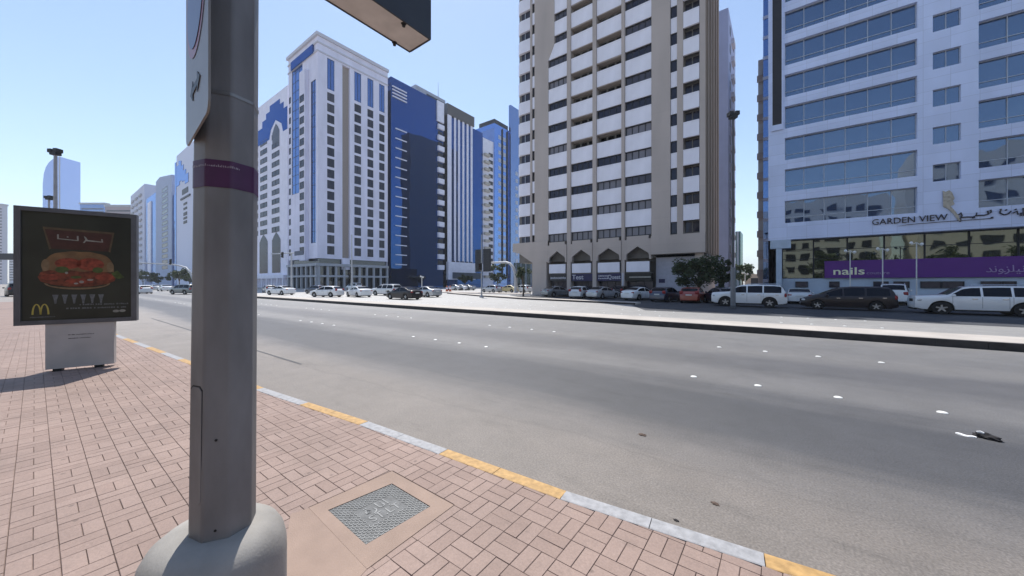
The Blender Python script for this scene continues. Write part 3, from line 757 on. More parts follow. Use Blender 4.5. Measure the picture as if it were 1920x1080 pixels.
def window(root, side, a, z, w, h, gl, fr, nx=2, nz=1, rec=.25, W_=0., bar=.06, name='window', low=0., off=0., sill=None):
    key = (round(w, 2), round(h, 2), (a, z) if name in ('window_strip', 'shop_window') else 0, gl.name, fr.name, nx, nz, rec, bar, low, name, sill.name if sill else '')
    if key not in WCACHE:
        mb = MB(); d = rec
        jit = .010 if name in ('window_strip', 'shop_window') else 0          # panes are never set in quite the same plane
        for k in range(nx):
            xa, xb = -w / 2 + w * k / nx, -w / 2 + w * (k + 1) / nx; y_ = d - .02 + jit; j1, j2 = pane_rng.uniform(-jit, jit), pane_rng.uniform(-jit, jit)
            mb.face([(xa, y_ + j1 + j2, 0), (xb, y_ - j1 + j2, 0), (xb, y_ - j1 - j2, h), (xa, y_ + j1 - j2, h)], 0)
        b = bar; y0, y1 = d - .09, d - .021
        mb.box(-w / 2, -w / 2 + b, y0, y1, 0, h, 1); mb.box(w / 2 - b, w / 2, y0, y1, 0, h, 1)
        mb.box(-w / 2 + b, w / 2 - b, y0, y1, 0, b, 1); mb.box(-w / 2 + b, w / 2 - b, y0, y1, h - b, h, 1)
        for k in range(1, nx): x = -w / 2 + w * k / nx; mb.box(x - b / 2, x + b / 2, y0 + .01, y1, b, h - b, 1)
        for k in range(1, nz): zz_ = h * k / nz; mb.box(-w / 2 + b, w / 2 - b, y0 + .02, y1, zz_ - b / 2, zz_ + b / 2, 1)
        if low > 0: mb.box(-w / 2 + b, w / 2 - b, y0 + .02, y1, low - b / 2, low + b / 2, 1)
        if sill: mb.box(-w / 2 - .05, w / 2 + .05, -.12, .02, -.28, -.003, 2)
        WCACHE[key] = mb.mesh(name, [gl, fr] + ([sill] if sill else []))
    p = fpt(side, W_, a + w / 2, off, z)
    return ob(name, WCACHE[key], root, p, 0 if side == 'F' else R(90))

G_gv = glass('blue_grey_glass', (.42, .55, .76), (.026, .050, .105), .30, wave=.02, wscale=.45)
G_dark = glass('dark_window_glass', (.40, .43, .55), (.024, .024, .038), .05, wave=.01, amp=.06)
G_dark2 = glass('curtained_glass', (.40, .43, .50), (.070, .068, .088), .04, wave=.01, amp=.06)
G_blue = glass('deep_blue_glass', (.040, .125, .38), (.004, .013, .045), .60, wave=.05, wscale=.10)
G_dark3 = glass('pale_curtained_glass', (.40, .43, .50), (.20, .19, .21), .04, wave=.01, amp=.06)
G_mid = glass('mid_blue_glass', (.22, .36, .70), (.02, .045, .15), .50, wave=.012, wscale=.2)
G_shop = glass('shop_glass', (.45, .50, .44), (.012, .017, .013), .33, wave=.010, wscale=.5)
M_fr_d = pm('dark_frame', (.018, .02, .028), .5, var=.1)
M_fr_w = pm('pale_frame', (.42, .46, .52), .5, var=.08)
M_gvp = panel('white_cladding', (.60, .67, .88), 1.62, 1.12, .80, .35)
M_pier = panel('tan_concrete', (.47, .405, .365), 40, 3.38, .90, .85, var=.02)
M_spand = pm('white_spandrel', (.80, .785, .85), .75, var=.07, scale=.7, stretch=(1, 1, .4))
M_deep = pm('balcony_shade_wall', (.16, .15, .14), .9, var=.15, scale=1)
M_brown = pm('brown_side', (.27, .215, .165), .85, var=.22, scale=.8, stretch=(1, 1, .06))
M_htl = panel('cream_render', (.76, .75, .88), 60, 3.25, .93, .8, var=.02)
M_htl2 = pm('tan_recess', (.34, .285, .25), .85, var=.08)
M_wht = pm('white_render', (.80, .80, .90), .8, var=.07, scale=.6)
M_grey = pm('grey_render', (.40, .41, .44), .8, var=.08, scale=.5)
M_bgrey = pm('bluegrey_render', (.36, .42, .57), .7, var=.08, scale=.4)

# ------------------------------------------------------------------ white clad office block on the right
V1 = 48.0; U1 = uv_(1440.5, V1)[0]
def s1(x): return uv_(x, V1)[0] - U1
W1, D1, H1 = 36.0, 22.0, 66.0
t = thing('office_building', 'white panel clad block with long blue glass window strips and a purple shop front', 'building', (U1, V1, 0))
sa, sb, sc, sd = s1(1471.5), s1(1720), s1(1749), s1(1802); se = s1(1835); sf = se + (sb - sa)
holes = []; strips = []; smalls = []
for k in range(8):
    top = 10.62 + 3.36 * k
    for (a, b) in ((sa, sb), (se, sf)):
        holes.append((a, b, top - 2.36, top)); strips.append((a, b, top - 2.36))
    if 0 < k < 8:
        zt_ = 12.42 + 3.33 * (k - 1); holes.append((sc, sd, zt_ - 1.52, zt_)); smalls.append((sc, sd, zt_ - 1.52))
holes = [h for h in holes]
mb = MB(); facade(mb, 'F', 0, W1, 6.5, H1, holes, .45)
mb.face([(0, 0, 6.5), (W1, 0, 6.5), (W1, 1.3, 6.5), (0, 1.3, 6.5)]); shell(mb, W1, D1, H1, right=True)
mb.build('wall', M_gvp, t)
for k, (a, b, z) in enumerate(strips): window(t, 'F', a, z, b - a, 2.36, G_gv, M_fr_w, 6, 1, .42, bar=.055, low=.62, name='window_strip')
for (a, b, z) in smalls: window(t, 'F', a, z, b - a, 1.52, G_gv, M_fr_w, 2, 1, .30, bar=.05)
# short stub of wall at the left end of each strip
# dark louvre fin beside the corner
zlo = zz(235, 38.6)
mb = MB(); mb.box(s1(1448.5), s1(1465.5), -.12, .25, zlo, H1 + 1)
lv = mb.build('louvre_panel', pm('louvre_dark', (.020, .017, .022), .5, var=.2, scale=2, stretch=(1, 1, 8)), t)
mb = MB(); mb.box(s1(1446), s1(1448.3), -.2, .1, zlo - .6, H1 + 1); mb.box(s1(1465.7), s1(1468), -.2, .1, zlo - .6, H1 + 1); mb.box(s1(1448.4), s1(1465.6), -.18, .1, zlo - .6, zlo - .002)
mb.build('louvre_frame', M_gvp, lv)
# ground floor: set back glazing, pale plinth wall, end pillar
rc = 1.3
mb = MB(); mb.box(s1(1455), s1(1466), .05, 1.2, 0, 5.6); mb.box(s1(1444), s1(1483), .0, 1.25, 5.6, 6.5 - .004)
mb.box(s1(1466) + .02, W1, rc - .05, rc + .4, 0, 2.37)
mb.build('ground_floor_wall', pm('pale_blue_wall', (.42, .50, .60), .7, var=.10, scale=1.2), t)
x = s1(1466) + .05; k = 0
while x < W1 - 1:
    w = 2.6
    gz = 2.38
    window(t, 'F', x, gz, w, 6.5 - gz - .01, G_shop, M_fr_d, 1, 1 if x > s1(1545) else 4, rc, bar=.045, name='shop_window', low=2.95); x += w + .02
for xx in (1492, 1557, 1642, 1681, 1733, 1775, 1850, 1890):
    a = s1(xx); window(t, 'F', a, 1.42, .8 + .25 * (xx % 3), .62, G_dark, M_fr_d, 1, 1, .05, bar=.05, off=-rc + .15, name='plinth_window')
# purple fascia with the shop name
sp0 = s1(1548)
t2 = thing('shop_fascia', 'long purple shop fascia reading nails across the white block', 'sign', (U1 + sp0, V1, 2.40))
M_pur = pm('purple_fascia', (.105, .022, .20), .5, var=.06, scale=.6)
mb = MB(); mb.box(0, W1 - sp0 - .5, rc - .30, rc - .16, 0, 1.74); mb.build('fascia_board', M_pur, t2)
M_cream = pm('cream_letters', (.80, .79, .55), .5, var=.05); M_lil = pm('lilac_letters', (.34, .24, .42), .5, var=.05)
ns = s1(1563) - sp0; nw = s1(1623) - s1(1563)
o = text('letters', 'nails', 1.02, M_cream, t2, (ns, rc - .32, .34), (R(90), 0, 0), .03, bold=.012); o.scale = (nw / o.dimensions.x, 1, 1)
o = text('letters', 'couture', .42, M_lil, t2, (s1(1628) - sp0, rc - .32, .34), (R(90), 0, 0), .02); o.scale = ((s1(1672) - s1(1628)) / o.dimensions.x, 1, 1)
o = text('letters', '\uFEAA\uFEE7\uFEEE\uFEB0\uFEE0\uFEF4\uFEE7', .8, M_lil, t2, (s1(1858) - sp0, rc - .32, .42), (R(90), 0, 0), .02)
# building name
t2 = thing('building_name_sign', 'dark raised letters reading GARDEN VIEW on the white cladding', 'sign', (U1, V1, 0))
M_let_d = pm('letter_bronze', (.045, .042, .055), .45, metal=.3, var=.15)
Zg = uv_(1640, V1)[1]
a0, a1 = s1(1634), s1(1775)
o = text('letters', 'GARDEN VIEW', .78, M_let_d, t2, (a0, -.06, 7.42), (R(90), 0, 0), .05, bold=-.004); o.scale = ((a1 - a0) / o.dimensions.x, 1, 1)
mb = MB(); mb.prism([(s1(1683), 7.17), (s1(1703), 7.22), (s1(1740), 7.25), (s1(1775), 7.27), (s1(1862), 7.27), (s1(1862), 7.42), (s1(1857), 7.42), (s1(1857), 7.315), (s1(1775), 7.31), (s1(1740), 7.29), (s1(1703), 7.26)], -.08, -.02, 'y'); mb.build('underline', M_let_d, t2)
M_emb = pm('emblem_gilt', (.40, .36, .30), .4, metal=.3, var=.3, scale=5)
mb = MB()
e0 = s1(1766)
def em(x, y): return (s1(x), zz(y, uv_(x, V1)[1]))
mb.prism([em(1767, 358), em(1772, 360), em(1779, 357), em(1784, 361), em(1789, 372), em(1786, 377), em(1789, 383), em(1781, 387), em(1790, 396), em(1796, 404), em(1800, 414), em(1796, 414), em(1788, 402), em(1776, 391), em(1768, 388)], -.12, -.02, 'y')
mb.build('emblem', M_emb, t2)
mb = MB()      # the arabic name in flowing raised strokes
def stroke(pts, r_=.055): mb.tube([(em(x, y)[0], -.07, em(x, y)[1]) for x, y in pts], r_, 6)
stroke([(1797, 403), (1801, 399), (1803, 404), (1800, 410), (1800, 416)]); stroke([(1800, 408), (1812, 407), (1822, 407), (1829, 405), (1831, 399)]); stroke([(1822, 409), (1827, 408)])
stroke([(1831, 404), (1843, 404), (1852, 402), (1858, 398), (1857, 394), (1851, 396), (1853, 401)]); stroke([(1876, 392), (1874, 399), (1881, 403), (1890, 401), (1895, 396)]); stroke([(1884, 395), (1887, 393)]); stroke([(1898, 400), (1906, 396), (1908, 402), (1914, 399), (1913, 405)]); stroke([(1918, 390), (1919, 405)]); stroke([(1902, 394), (1905, 392)])
mb.build('arabic_letters', M_let_d, t2)

# sliver of the blocks behind the office building
vB = 74.0
ub0 = uv_(1421.5, vB)[0]; ub1 = uv_(1432, vB)[0]
t = thing('apartment_building', 'narrow glimpse of a pale balcony block peeping out behind the white clad office', 'building', (ub0, vB, 0))
Zb = uv_(1426, vB)[1]; Hb = zz(112, Zb)
mb = MB(); shell(mb, 9, 14, Hb, front=True, right=True); mb.build('wall', pm('beige_far', (.40, .36, .36), .85, var=.1), t)
mb = MB(); mb.box(-.16, 1.3, -.25, -.01, 0, 1.1); bal = mb.mesh('balcony', pm('beige_far2', (.33, .29, .29), .85, var=.1))
mb = MB(); mb.box(0, 1.05, -.06, -.01, 0, 1.6); drk = mb.mesh('balcony_opening', M_grey)
for k in range(12):
    if 3 + k * 3.3 > Hb - 3: break
    ob('balcony', bal, t, (0, 0, 3 + k * 3.3)); ob('balcony_opening', drk, t, (0, 0, 4.2 + k * 3.3))
vC = 71.5; uc0 = uv_(1431, vC)[0]
t = thing('glass_tower', 'slim blue glass tower edge showing beside the white clad office', 'building', (uc0, vC, 0))
mb = MB(); shell(mb, 3, 2.2, 72, front=True, right=True); mb.build('wall', G_mid, t)
mb = MB()
for k in range(21): mb.box(-.05, 3.02, -.12, -.005, 2 + k * 3.3, 2.5 + k * 3.3)
mb.build('floor_bands', M_bgrey, t)

# ------------------------------------------------------------------ beige apartment tower in the middle
V2 = 48.0; U2 = uv_(1000, V2)[0]
def s2(x): return uv_(x, V2)[0] - U2
W2, D2, H2 = s2(1323), 10.4, 66.0
t = thing('apartment_tower', 'tall beige tower with white balcony fronts, tan piers and arched shop arcade', 'building', (U2, V2, 0))
PIT = 3.38; NF = 12
def zc(k): return 8.80 + PIT * k          # window band centre of floor k
P_ = {n: s2(x) for n, x in dict(a=1003, b=1028.5, c=1064, d=1071, e=1112, f=1119, g=1166, h=1172, i=1222, j=1257, k=1270, l=1281, m=1312).items()}
mb = MB()
def pier(x0, x1, z0=0., z1=H2, o=.12): mb.box(x0, x1, -o, .9, z0, z1, 0)
pier(P_['a'], P_['b'], 5.2); pier(P_['c'], P_['d'], 0, o=.2); pier(P_['e'], P_['f'], 0, o=.2); pier(P_['g'], P_['h'], 0, o=.2)
pier(P_['i'], P_['j'], 5.6); pier(P_['k'], P_['l'], 5.6, o=.16); pier(P_['m'], W2, 5.6)
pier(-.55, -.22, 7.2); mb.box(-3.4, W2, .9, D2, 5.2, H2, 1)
mb.prism([(-3.9, 8.4), (-.9, 8.4), (P_['b'], 8.4), (P_['b'], 5.1), (.0, 5.1), (-1.0, 5.7), (-2.6, 6.7), (-3.9, 7.0)], -.3, 3.0, 'y', 0)
mb.box(-.05, P_['b'] - .25, -.25, 4, 0, 5.1, 0)
mb.box(P_['i'] + .01, W2, -.45, D2, 5.55, 7.9, 0)
mb.box(P_['i'] + .3, W2 - 1.2, .9, D2 - 1, 0, 5.54, 3)
mb.box(.0, P_['i'] + .28, 1.6, 6, 0, 5.5, 1)
mb.box(W2 - 1.2 + .01, W2 - .3, .2, D2 - .4, 0, 5.54, 0)
# ribbed brown flank
mb.box(W2 + .002, W2 + .05, -.1, D2, 5.55, H2, 2)
for k in range(5): mb.box(W2 + .052, W2 + .16, .6 + k * 2.2, 1.5 + k * 2.2, 5.6, H2, 2)
# upper left bay is cut back on a slant
mb.prism([(P_['b'] + .001, 36.5), (P_['b'] + 1.1, 38.6), (P_['b'] + 1.1, H2), (P_['b'] + .001, H2)], -.13, .3, 'y', 0)
mb.build('structure', [M_pier, M_deep, M_brown, pm('lavender_wall', (.40, .40, .46), .8, var=.08)], t)
SPN = {}
def spandrel(x0, x1, z0, z1, o=0., name='balcony_panel', mat=None):
    key = (round(x1 - x0, 2), round(z1 - z0, 2), o, mat)
    if key not in SPN:
        m2 = MB(); w = x1 - x0; m2.box(.03, w - .03, -.06 - o, .1, 0, z1 - z0); m2.box(.03, w - .03, -.1 - o, -.061 - o, z1 - z0 - .10, z1 - z0 + .02)
        SPN[key] = m2.mesh(name, mat or M_spand)
    return ob(name, SPN[key], t, (x0, 0, z0))
rr = random.Random(11)
M_rail = pm('balcony_rail', (.14, .14, .15), .5)
raime = {}
for k in range(NF):
    z0, z1 = zc(k) - .64, zc(k) + .62
    for bi, (x0, x1) in enumerate(((P_['b'], P_['c']), (P_['d'], P_['e']), (P_['f'], P_['g']), (P_['h'], P_['i']))):
        if k == NF - 1 and bi == 0: x0 += 1.2
        spandrel(x0, x1, z1, z1 + PIT - 1.26, 0)
        if bi in (0, 3) or k < 4 or (k < 6 and rr.random() < .5):
            window(t, 'F', x0 + .03, z0, x1 - x0 - .06, z1 - z0, rr.choice((G_dark, G_dark2, G_dark3) if bi == 3 else (G_dark, G_dark, G_dark2, G_dark3)), M_fr_d, 4, 1, .30, bar=.11, name='window')
        else:
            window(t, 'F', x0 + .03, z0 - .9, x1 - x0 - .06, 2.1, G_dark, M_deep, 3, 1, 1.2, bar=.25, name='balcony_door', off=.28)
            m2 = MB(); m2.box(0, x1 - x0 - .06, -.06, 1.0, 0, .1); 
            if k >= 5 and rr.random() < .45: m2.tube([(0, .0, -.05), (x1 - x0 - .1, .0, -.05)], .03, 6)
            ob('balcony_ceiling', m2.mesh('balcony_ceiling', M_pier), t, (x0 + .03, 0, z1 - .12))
    # narrow window strip in the blank wall, small bay beside the end pier, corner balconies
    window(t, 'F', P_['j'], z0 - .15, P_['k'] - P_['j'], 1.5, G_dark, M_fr_d, 1, 1, .2, bar=.1, name='narrow_window')
    spandrel(P_['j'], P_['k'], z0 + 1.36, z0 - .16 + PIT, -.08, 'narrow_panel')
    window(t, 'F', P_['l'], z0 - .1, P_['m'] - P_['l'], 1.5, G_dark, M_deep, 2, 1, .75, bar=.12, name='balcony_door')
    spandrel(P_['l'], P_['m'], z0 + 1.40, z0 - .10 + PIT, .1, 'balcony_panel')
    window(t, 'F', -.22, z0 - .2, P_['a'] + .22, 1.55, G_dark, M_fr_d, 1, 1, .3, bar=.1, name='narrow_window')
    spandrel(-.22, P_['a'], z0 + 1.36, z0 - .21 + PIT, -.05, 'narrow_panel')
m2 = MB(); m2.prism([(-3.55, .9), (-3.75, 2.0), (-3.6, 3.1), (-.6, 3.1), (-.6, .6), (-2.9, .45)], 0, 2.0, 'z', 0); cb = m2.mesh('corner_balcony', M_spand)
m2 = MB(); m2.box(-2.9, -.7, .88, .895, 0, 1.35); m2.box(-2.2, -2.1, .80, .86, 0, 1.35, 1); cw = m2.mesh('corner_window', [G_dark, M_fr_w])
for k in range(NF):
    ob('corner_balcony', cb, t, (0, 0, zc(k) + .72)); ob('corner_window', cw, t, (0, 0, zc(k) - .64))
# arcade
for (x0, x1) in ((P_['b'], P_['c']), (P_['d'], P_['e']), (P_['f'], P_['g']), (P_['h'], P_['i'])):
    w = x1 - x0; m = w / 2
    poly = [(.02, 7.65), (.02, 5.0), (.24, 5.0), (.26, 5.55), (.34, 5.78), (m, 6.72), (w - .34, 5.78), (w - .26, 5.55), (w - .24, 5.0), (w - .02, 5.0), (w - .02, 7.65), (w - .32, 7.65), (w - .32, 8.10), (.32, 8.10), (.32, 7.65)]
    m2 = MB(); m2.prism(poly, -.32, .1, 'y'); m2.build('arch_panel', M_pier, t, (x0, 0, 0))
    m2 = MB(); m2.box(.25, w - .25, -.25, .05, 3.35, 4.72); m2.build('balustrade', M_spand, t, (x0, 0, 0))
    m2 = MB(); m2.face([(.05, .9, 0), (w - .05, .9, 0), (w - .05, .9, 3.2), (.05, .9, 3.2)]); 
    for q in range(4): m2.box(.05 + (w - .16) * q / 3, .11 + (w - .16) * q / 3, .84, .895, 0, 3.2, 1)
    m2.box(.05, w - .05, .83, .89, 2.05, 2.15, 1)
    m2.build('shop_front', [G_dark, M_fr_d], t, (x0, 0, 0))
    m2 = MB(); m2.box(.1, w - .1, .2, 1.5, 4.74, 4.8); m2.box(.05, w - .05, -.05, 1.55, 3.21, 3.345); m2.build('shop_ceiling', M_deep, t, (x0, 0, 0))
# shop signs
M_sgn = pm('shop_sign_blue', (.016, .016, .075), .45, var=.1); M_sgn2 = pm('shop_sign_dark', (.02, .02, .028), .45, var=.1)
M_ltr = pm('white_letters', (.50, .50, .55), .5, var=.05)
def shopsign(x0, x1, lab, mat, items):
    q = thing('shop_sign', lab, 'sign', (U2 + x0, V2, 2.16)); w = x1 - x0
    m2 = MB(); m2.box(.08, w - .08, -.06, .06, 0, 1.05); m2.build('sign_board', mat, q)
    for (s_, a0_, a1_, z, size) in items:
        o = text('letters', s_, size, M_ltr, q, (a0_ * w, -.075, z), (R(90), 0, 0), .012, bold=.01); o.scale = ((a1_ - a0_) * w / max(.01, o.dimensions.x), 1, 1)
    return q
shopsign(P_['b'] + .2, P_['c'], 'dark shop sign with pale lettering under the leftmost arch of the arcade', M_sgn2, [('autocents', .06, .92, .34, .55)])
shopsign(P_['d'], P_['e'], 'blue shop sign reading Test under the second arch from the left', M_sgn, [('Test', .05, .58, .26, .95)])
q = shopsign(P_['f'], P_['g'], 'blue shop sign reading Quest under the third arch from the left', M_sgn, [('Quest', .45, .95, .28, .8)])
m2 = MB(); scribble(m2, .25, 1.7, .62, .2, -.065, 3); scribble(m2, .25, 1.7, .28, .2, -.065, 5); m2.build('small_letters', M_ltr, q)
q = thing('shop_sign', 'black shop fascia with a thin pale strip under the rightmost arch', 'sign', (U2 + P_['h'], V2, 2.16)); w = P_['i'] - P_['h']
m2 = MB(); m2.box(.08, w - .02, -.06, .06, 0, 1.05); m2.build('sign_board', pm('shop_sign_black', (.015, .014, .012), .5), q)
m2 = MB(); m2.box(.6, w - .1, -.1, -.062, .42, .58); m2.build('strip', pm('pale_strip', (.35, .33, .29), .5), q)
m2 = MB(); m2.box(-.13, .13, -.28, -.21, 0, 1.0); m2.prism([(-.12, 0), (.12, 0), (.1, -.5), (-.02, -1.1), (-.16, -1.2), (-.1, -.6)], -.27, -.215, 'y')
o = m2.build('pillar_poster', M_ltr, None, (U2 + (P_['g'] + P_['h']) / 2, V2, 2.2)); tag(o, 'white poster hanging on the arcade pillar between the Quest sign and the black fascia', 'poster')
m2 = MB(); m2.box(0, .75, -.05, .0, 0, .5); o = m2.build('wall_plate', M_sgn, None, (U2 + s2(1232), V2 + .9, 1.9)); tag(o, 'small blue wall plate on the lavender wall right of the arcade', 'sign')

# slab block standing behind the tower's right flank
v3 = 75.0; u31 = uv_(1365.5, v3)[0]
t = thing('apartment_slab', 'pale lavender slab block rising behind the right flank of the beige tower', 'building', (u31 - 12, v3, 0))
H3 = zz(14, 64.5)
mb = MB(); shell(mb, 12, 12.5, H3, front=True, right=True); mb.build('wall', pm('lavender_slab', (.43, .47, .64), .8, var=.06, scale=.4), t)
m2 = MB(); m2.box(0, .05, -.55, .55, 0, 1.5); dw = m2.mesh('window', M_fr_d)
m2 = MB(); m2.box(0, .5, -1.2, 1.2, 0, .9); bp_ = m2.mesh('balcony', pm('pale_balcony', (.60, .58, .60), .8))
for k in range(14):
    if 4 + k * 3.4 > H3 - 3: break
    ob('window', dw, t, (12.0, 3, 4 + k * 3.4)); ob('window', dw, t, (12.0, 9, 4 + k * 3.4)); ob('balcony', bp_, t, (12.0, 6, 3.4 + k * 3.4))
vg = 150.; ug = uv_(1379, vg)[0]
t = thing('glass_tower', 'distant dark green glass block right of the lavender slab', 'building', (ug, vg, 0))
Zg_ = uv_(1383, vg)[1]; wg = uv_(1388.5, vg)[0] - ug
mb = MB(); shell(mb, wg, 10, zz(434, Zg_), front=True, right=True); mb.build('wall', glass('green_glass', (.16, .26, .24), (.01, .03, .025), .35, wave=0), t)
m2 = MB(); m2.box(.4, 1.0, -.3, -.01, 0, zz(434, Zg_)); m2.build('pale_fin', M_grey, t)
vl = 120.; ul = uv_(1396, vl)[0]; Zl = uv_(1415, vl)[1]
t = thing('low_building', 'low sand coloured building far off in the gap between the two big blocks', 'building', (ul, vl, 0))
mb = MB(); shell(mb, 14, 8, zz(514, Zl), front=True, right=True); mb.build('wall', pm('sand_wall', (.42, .34, .27), .85, var=.1), t)
mb = MB(); mb.box(1.5, 9, -.05, -.01, 1.2, 3.2); mb.build('opening', M_fr_d, t)

# ------------------------------------------------------------------ cross street: hotel and the row behind it
V4 = 50.0; U4R = uv_(595.5, V4)[0]; U4L = uv_(541, V4)[0]
W4 = U4R - U4L
def s4(x): return uv_(x, V4)[0] - U4L
def r4(x): return vu_(x, U4R)[0] - V4
D4 = r4(727); H4 = zz(66, uv_(595.5, V4)[1])
Zc = vu_(617, U4R)[1]
PT4 = 20.55 * Zc / 671; zb4 = zz(475.7, Zc)
t = thing('hotel_tower', 'white hotel tower with vertical window bays, blue glass corner strip and stepped cornice', 'building', (U4L, V4, 0))
cols = [(r4(613.5), r4(627)), (r4(664.5), r4(677)), (r4(689), r4(700)), (r4(711), r4(721))]
hR = []
for (a, b) in cols:
    for k in range(15): hR.append((a, b, zb4 + k * PT4 - .2, zb4 + k * PT4 + 2.35))
    hR.append((a, b, zb4 + 15 * PT4, zb4 + 15 * PT4 + 9.3))
rec = (r4(642), r4(656))
mb = MB(); facade(mb, 'R', 0, rec[0], 9.2, H4, [h for h in hR if h[1] < rec[0]], .14, W4)
facade(mb, 'R', rec[1], D4, 9.2, H4, [h for h in hR if h[0] > rec[1]], .14, W4)
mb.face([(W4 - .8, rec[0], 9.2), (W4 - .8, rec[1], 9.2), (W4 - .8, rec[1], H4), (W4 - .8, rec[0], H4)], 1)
mb.box(W4 - .8, W4 - .02, rec[0] + .01, rec[1] - .01, zb4 + 15 * PT4 + 9.5, H4, 0); mb.box(W4 - .8, W4 - .02, rec[0] + .01, rec[1] - .01, 6, 9.6, 0)
for y in rec: mb.face([(W4, y, 9.2), (W4 - .8, y, 9.2), (W4 - .8, y, H4), (W4, y, H4)], 0)
fa_, fb_ = s4(546), s4(568); fc_, fd_ = s4(569), s4(578); fe_, ff_ = s4(583), s4(592); fl0, fl1 = s4(541.5), s4(545.5)
hF = []
for k in range(16):
    hF.append((fc_ + .3, fd_ - .2, zb4 + k * PT4, zb4 + k * PT4 + 2.1)); hF.append((fl0 + .15, fl1, zb4 + k * PT4, zb4 + k * PT4 + 2.1))
hF.append((fe_, ff_, zz(455, 106), zz(147, 106)))
hF.append((fa_ + .6, fb_ - .3, zz(360, 112), zz(110, 112)))
facade(mb, 'F', 0, W4, 9.2, H4, hF, .14); shell(mb, W4, D4, H4)
mb.face([(0, .0, 9.2), (W4, 0, 9.2), (W4, D4, 9.2), (0, D4, 9.2)], 0)
mb.build('wall', [M_htl, M_htl2], t)
for (a, b, z0, z1) in hR:
    window(t, 'R', a, z0, b - a, z1 - z0, G_mid if z1 - z0 > 4 else rr.choice((G_dark, G_dark2, G_dark)), M_fr_d, 2, 1, .13, W_=W4, bar=.10)
for (a, b, z0, z1) in hF:
    big = z1 - z0 > 4
    window(t, 'F', a, z0, b - a, z1 - z0, G_mid if big else G_dark, M_fr_d, 3 if b - a > 3 else 1, 14 if big else 1, .13, bar=.10, name='glass_strip' if big else 'window')
mb = MB(); mb.box(fc_ - .25, fd_ + .2, -1.1, -.02, zb4 - 2, zz(128, 108)); 
mb.build('pier_bay', M_htl, t)
mb = MB(); mb.box(s4(548), s4(589), -.5, -.02, zz(113, 110), zz(97, 110)); mb.build('glass_crown', G_blue, t)
for k in range(15): window(t, 'F', fc_ + .2, zb4 + k * PT4, fd_ - fc_ - .5, 2.1, G_dark, M_fr_d, 1, 1, .03, off=1.13, bar=.08)
mb = MB()
for (z0, z1, o) in ((H4 - .02, H4 + .9, .55), (H4 - 2.1, H4 - 1.7, .25), (H4 - 4.6, H4 - 4.25, .25)):
    mb.box(-o, W4 + o, -o, D4 + o * .3, z0, z1)
mb.build('cornice', pm('cornice_grey', (.56, .56, .61), .8, var=.06), t)
mb = MB()       # podium: columns, entablature, dark shop fronts
mb.box(.2, W4 - .8, .8, D4 - .3, 0, 9.18, 1); mb.box(-.3, W4 + .6, -.6, D4 + .05, 6.9, 7.7, 0); mb.box(-.3, W4 + .5, -.5, D4, 3.6, 4.2, 0)
n = 9
for k in range(n + 1):
    y = .0 + (D4 - .6) * k / n
    mb.box(W4 - .25, W4 + .35, y, y + .6, 0, 6.9, 0)
for k in range(7): x = (W4 - .7) * k / 6; mb.box(x, x + .6, -.4, .1, 0, 6.9, 0)
mb.build('podium', [M_grey, glass('podium_glass', (.3, .33, .38), (.02, .024, .03), .25, wave=0)], t)
M_mast = pm('mast_grey', (.30, .31, .33), .5, metal=.2, var=.1)
mb = MB(); mb.tube([(2, 3, H4), (2, 3, H4 + 5)], .08, 6, r2=.03); mb.build('roof_aerial', M_mast, t)

# deep blue mirror glass block
vb0 = vu_(733, U4R)[0]; vb1 = vu_(831, U4R)[0]; Zb0 = vu_(735, U4R)[1]
t = thing('glass_building', 'deep blue mirror glass block with thin white floor ledges', 'building', (U4R - 24, vb0, 0))
Wb, Db = 24.0, vb1 - vb0; Hb = zz(144, Zb0)
def rb(x): return vu_(x, U4R)[0] - vb0
mb = MB(); shell(mb, Wb, Db, Hb, front=True, right=True); mb.build('wall', G_blue, t)
m2 = MB(); m2.box(0, .35, 0, rb(762) - rb(741), 0, .32); led = m2.mesh('ledge', M_wht)
pb = 18.0 * vu_(750, U4R)[1] / 671
for k in range(15): ob('ledge', led, t, (Wb + .003, rb(741), zz(497, vu_(750, U4R)[1]) + k * pb))
m2 = MB(); m2.box(0, .4, 0, rb(762) - rb(735), 0, .35)
l2 = m2.mesh('ledge', M_wht)
for k in range(4): ob('ledge', l2, t, (Wb + .003, rb(735), Hb - 3.4 - 1.15 * k))
m2 = MB(); m2.box(0, .22, 0, rb(762) - rb(741), 0, .07); jl = m2.mesh('joint', M_bgrey)
# balcony stack at its far end
m2 = MB(); m2.box(0, .8, 0, Db - rb(820), 0, 1.9); bb = m2.mesh('balcony', M_wht)
m2 = MB(); m2.box(0, .05, .3, Db - rb(820) - .3, 0, 1.6); bo = m2.mesh('balcony_opening', M_fr_d)
pz = 20.2 * vu_(825, U4R)[1] / 671
k = 0; z = zz(506, vu_(825, U4R)[1])
while z < zz(225, vu_(825, U4R)[1]):
    ob('balcony', bb, t, (Wb + .002, rb(820), z)); ob('balcony_opening', bo, t, (Wb + .001, rb(820), z + 2.1)); z += pz
mb = MB(); mb.box(.01, .6, rb(818.5), Db - .05, zz(230, vu_(825, U4R)[1]), Hb); mb.build('end_pier', M_wht, t, (Wb, 0, 0))
mb = MB(); mb.ring([[(Wb + r_ * math.sin(R(a)), Db * .45 + 4 * math.cos(R(a)), z) for r_, z in ((0, 4.1), (2.4, 3.8), (2.4, 4.0), (0, 4.4))] for a in range(10, 171, 20)], 0, False); mb.build('entrance_canopy', M_fr_d, t)
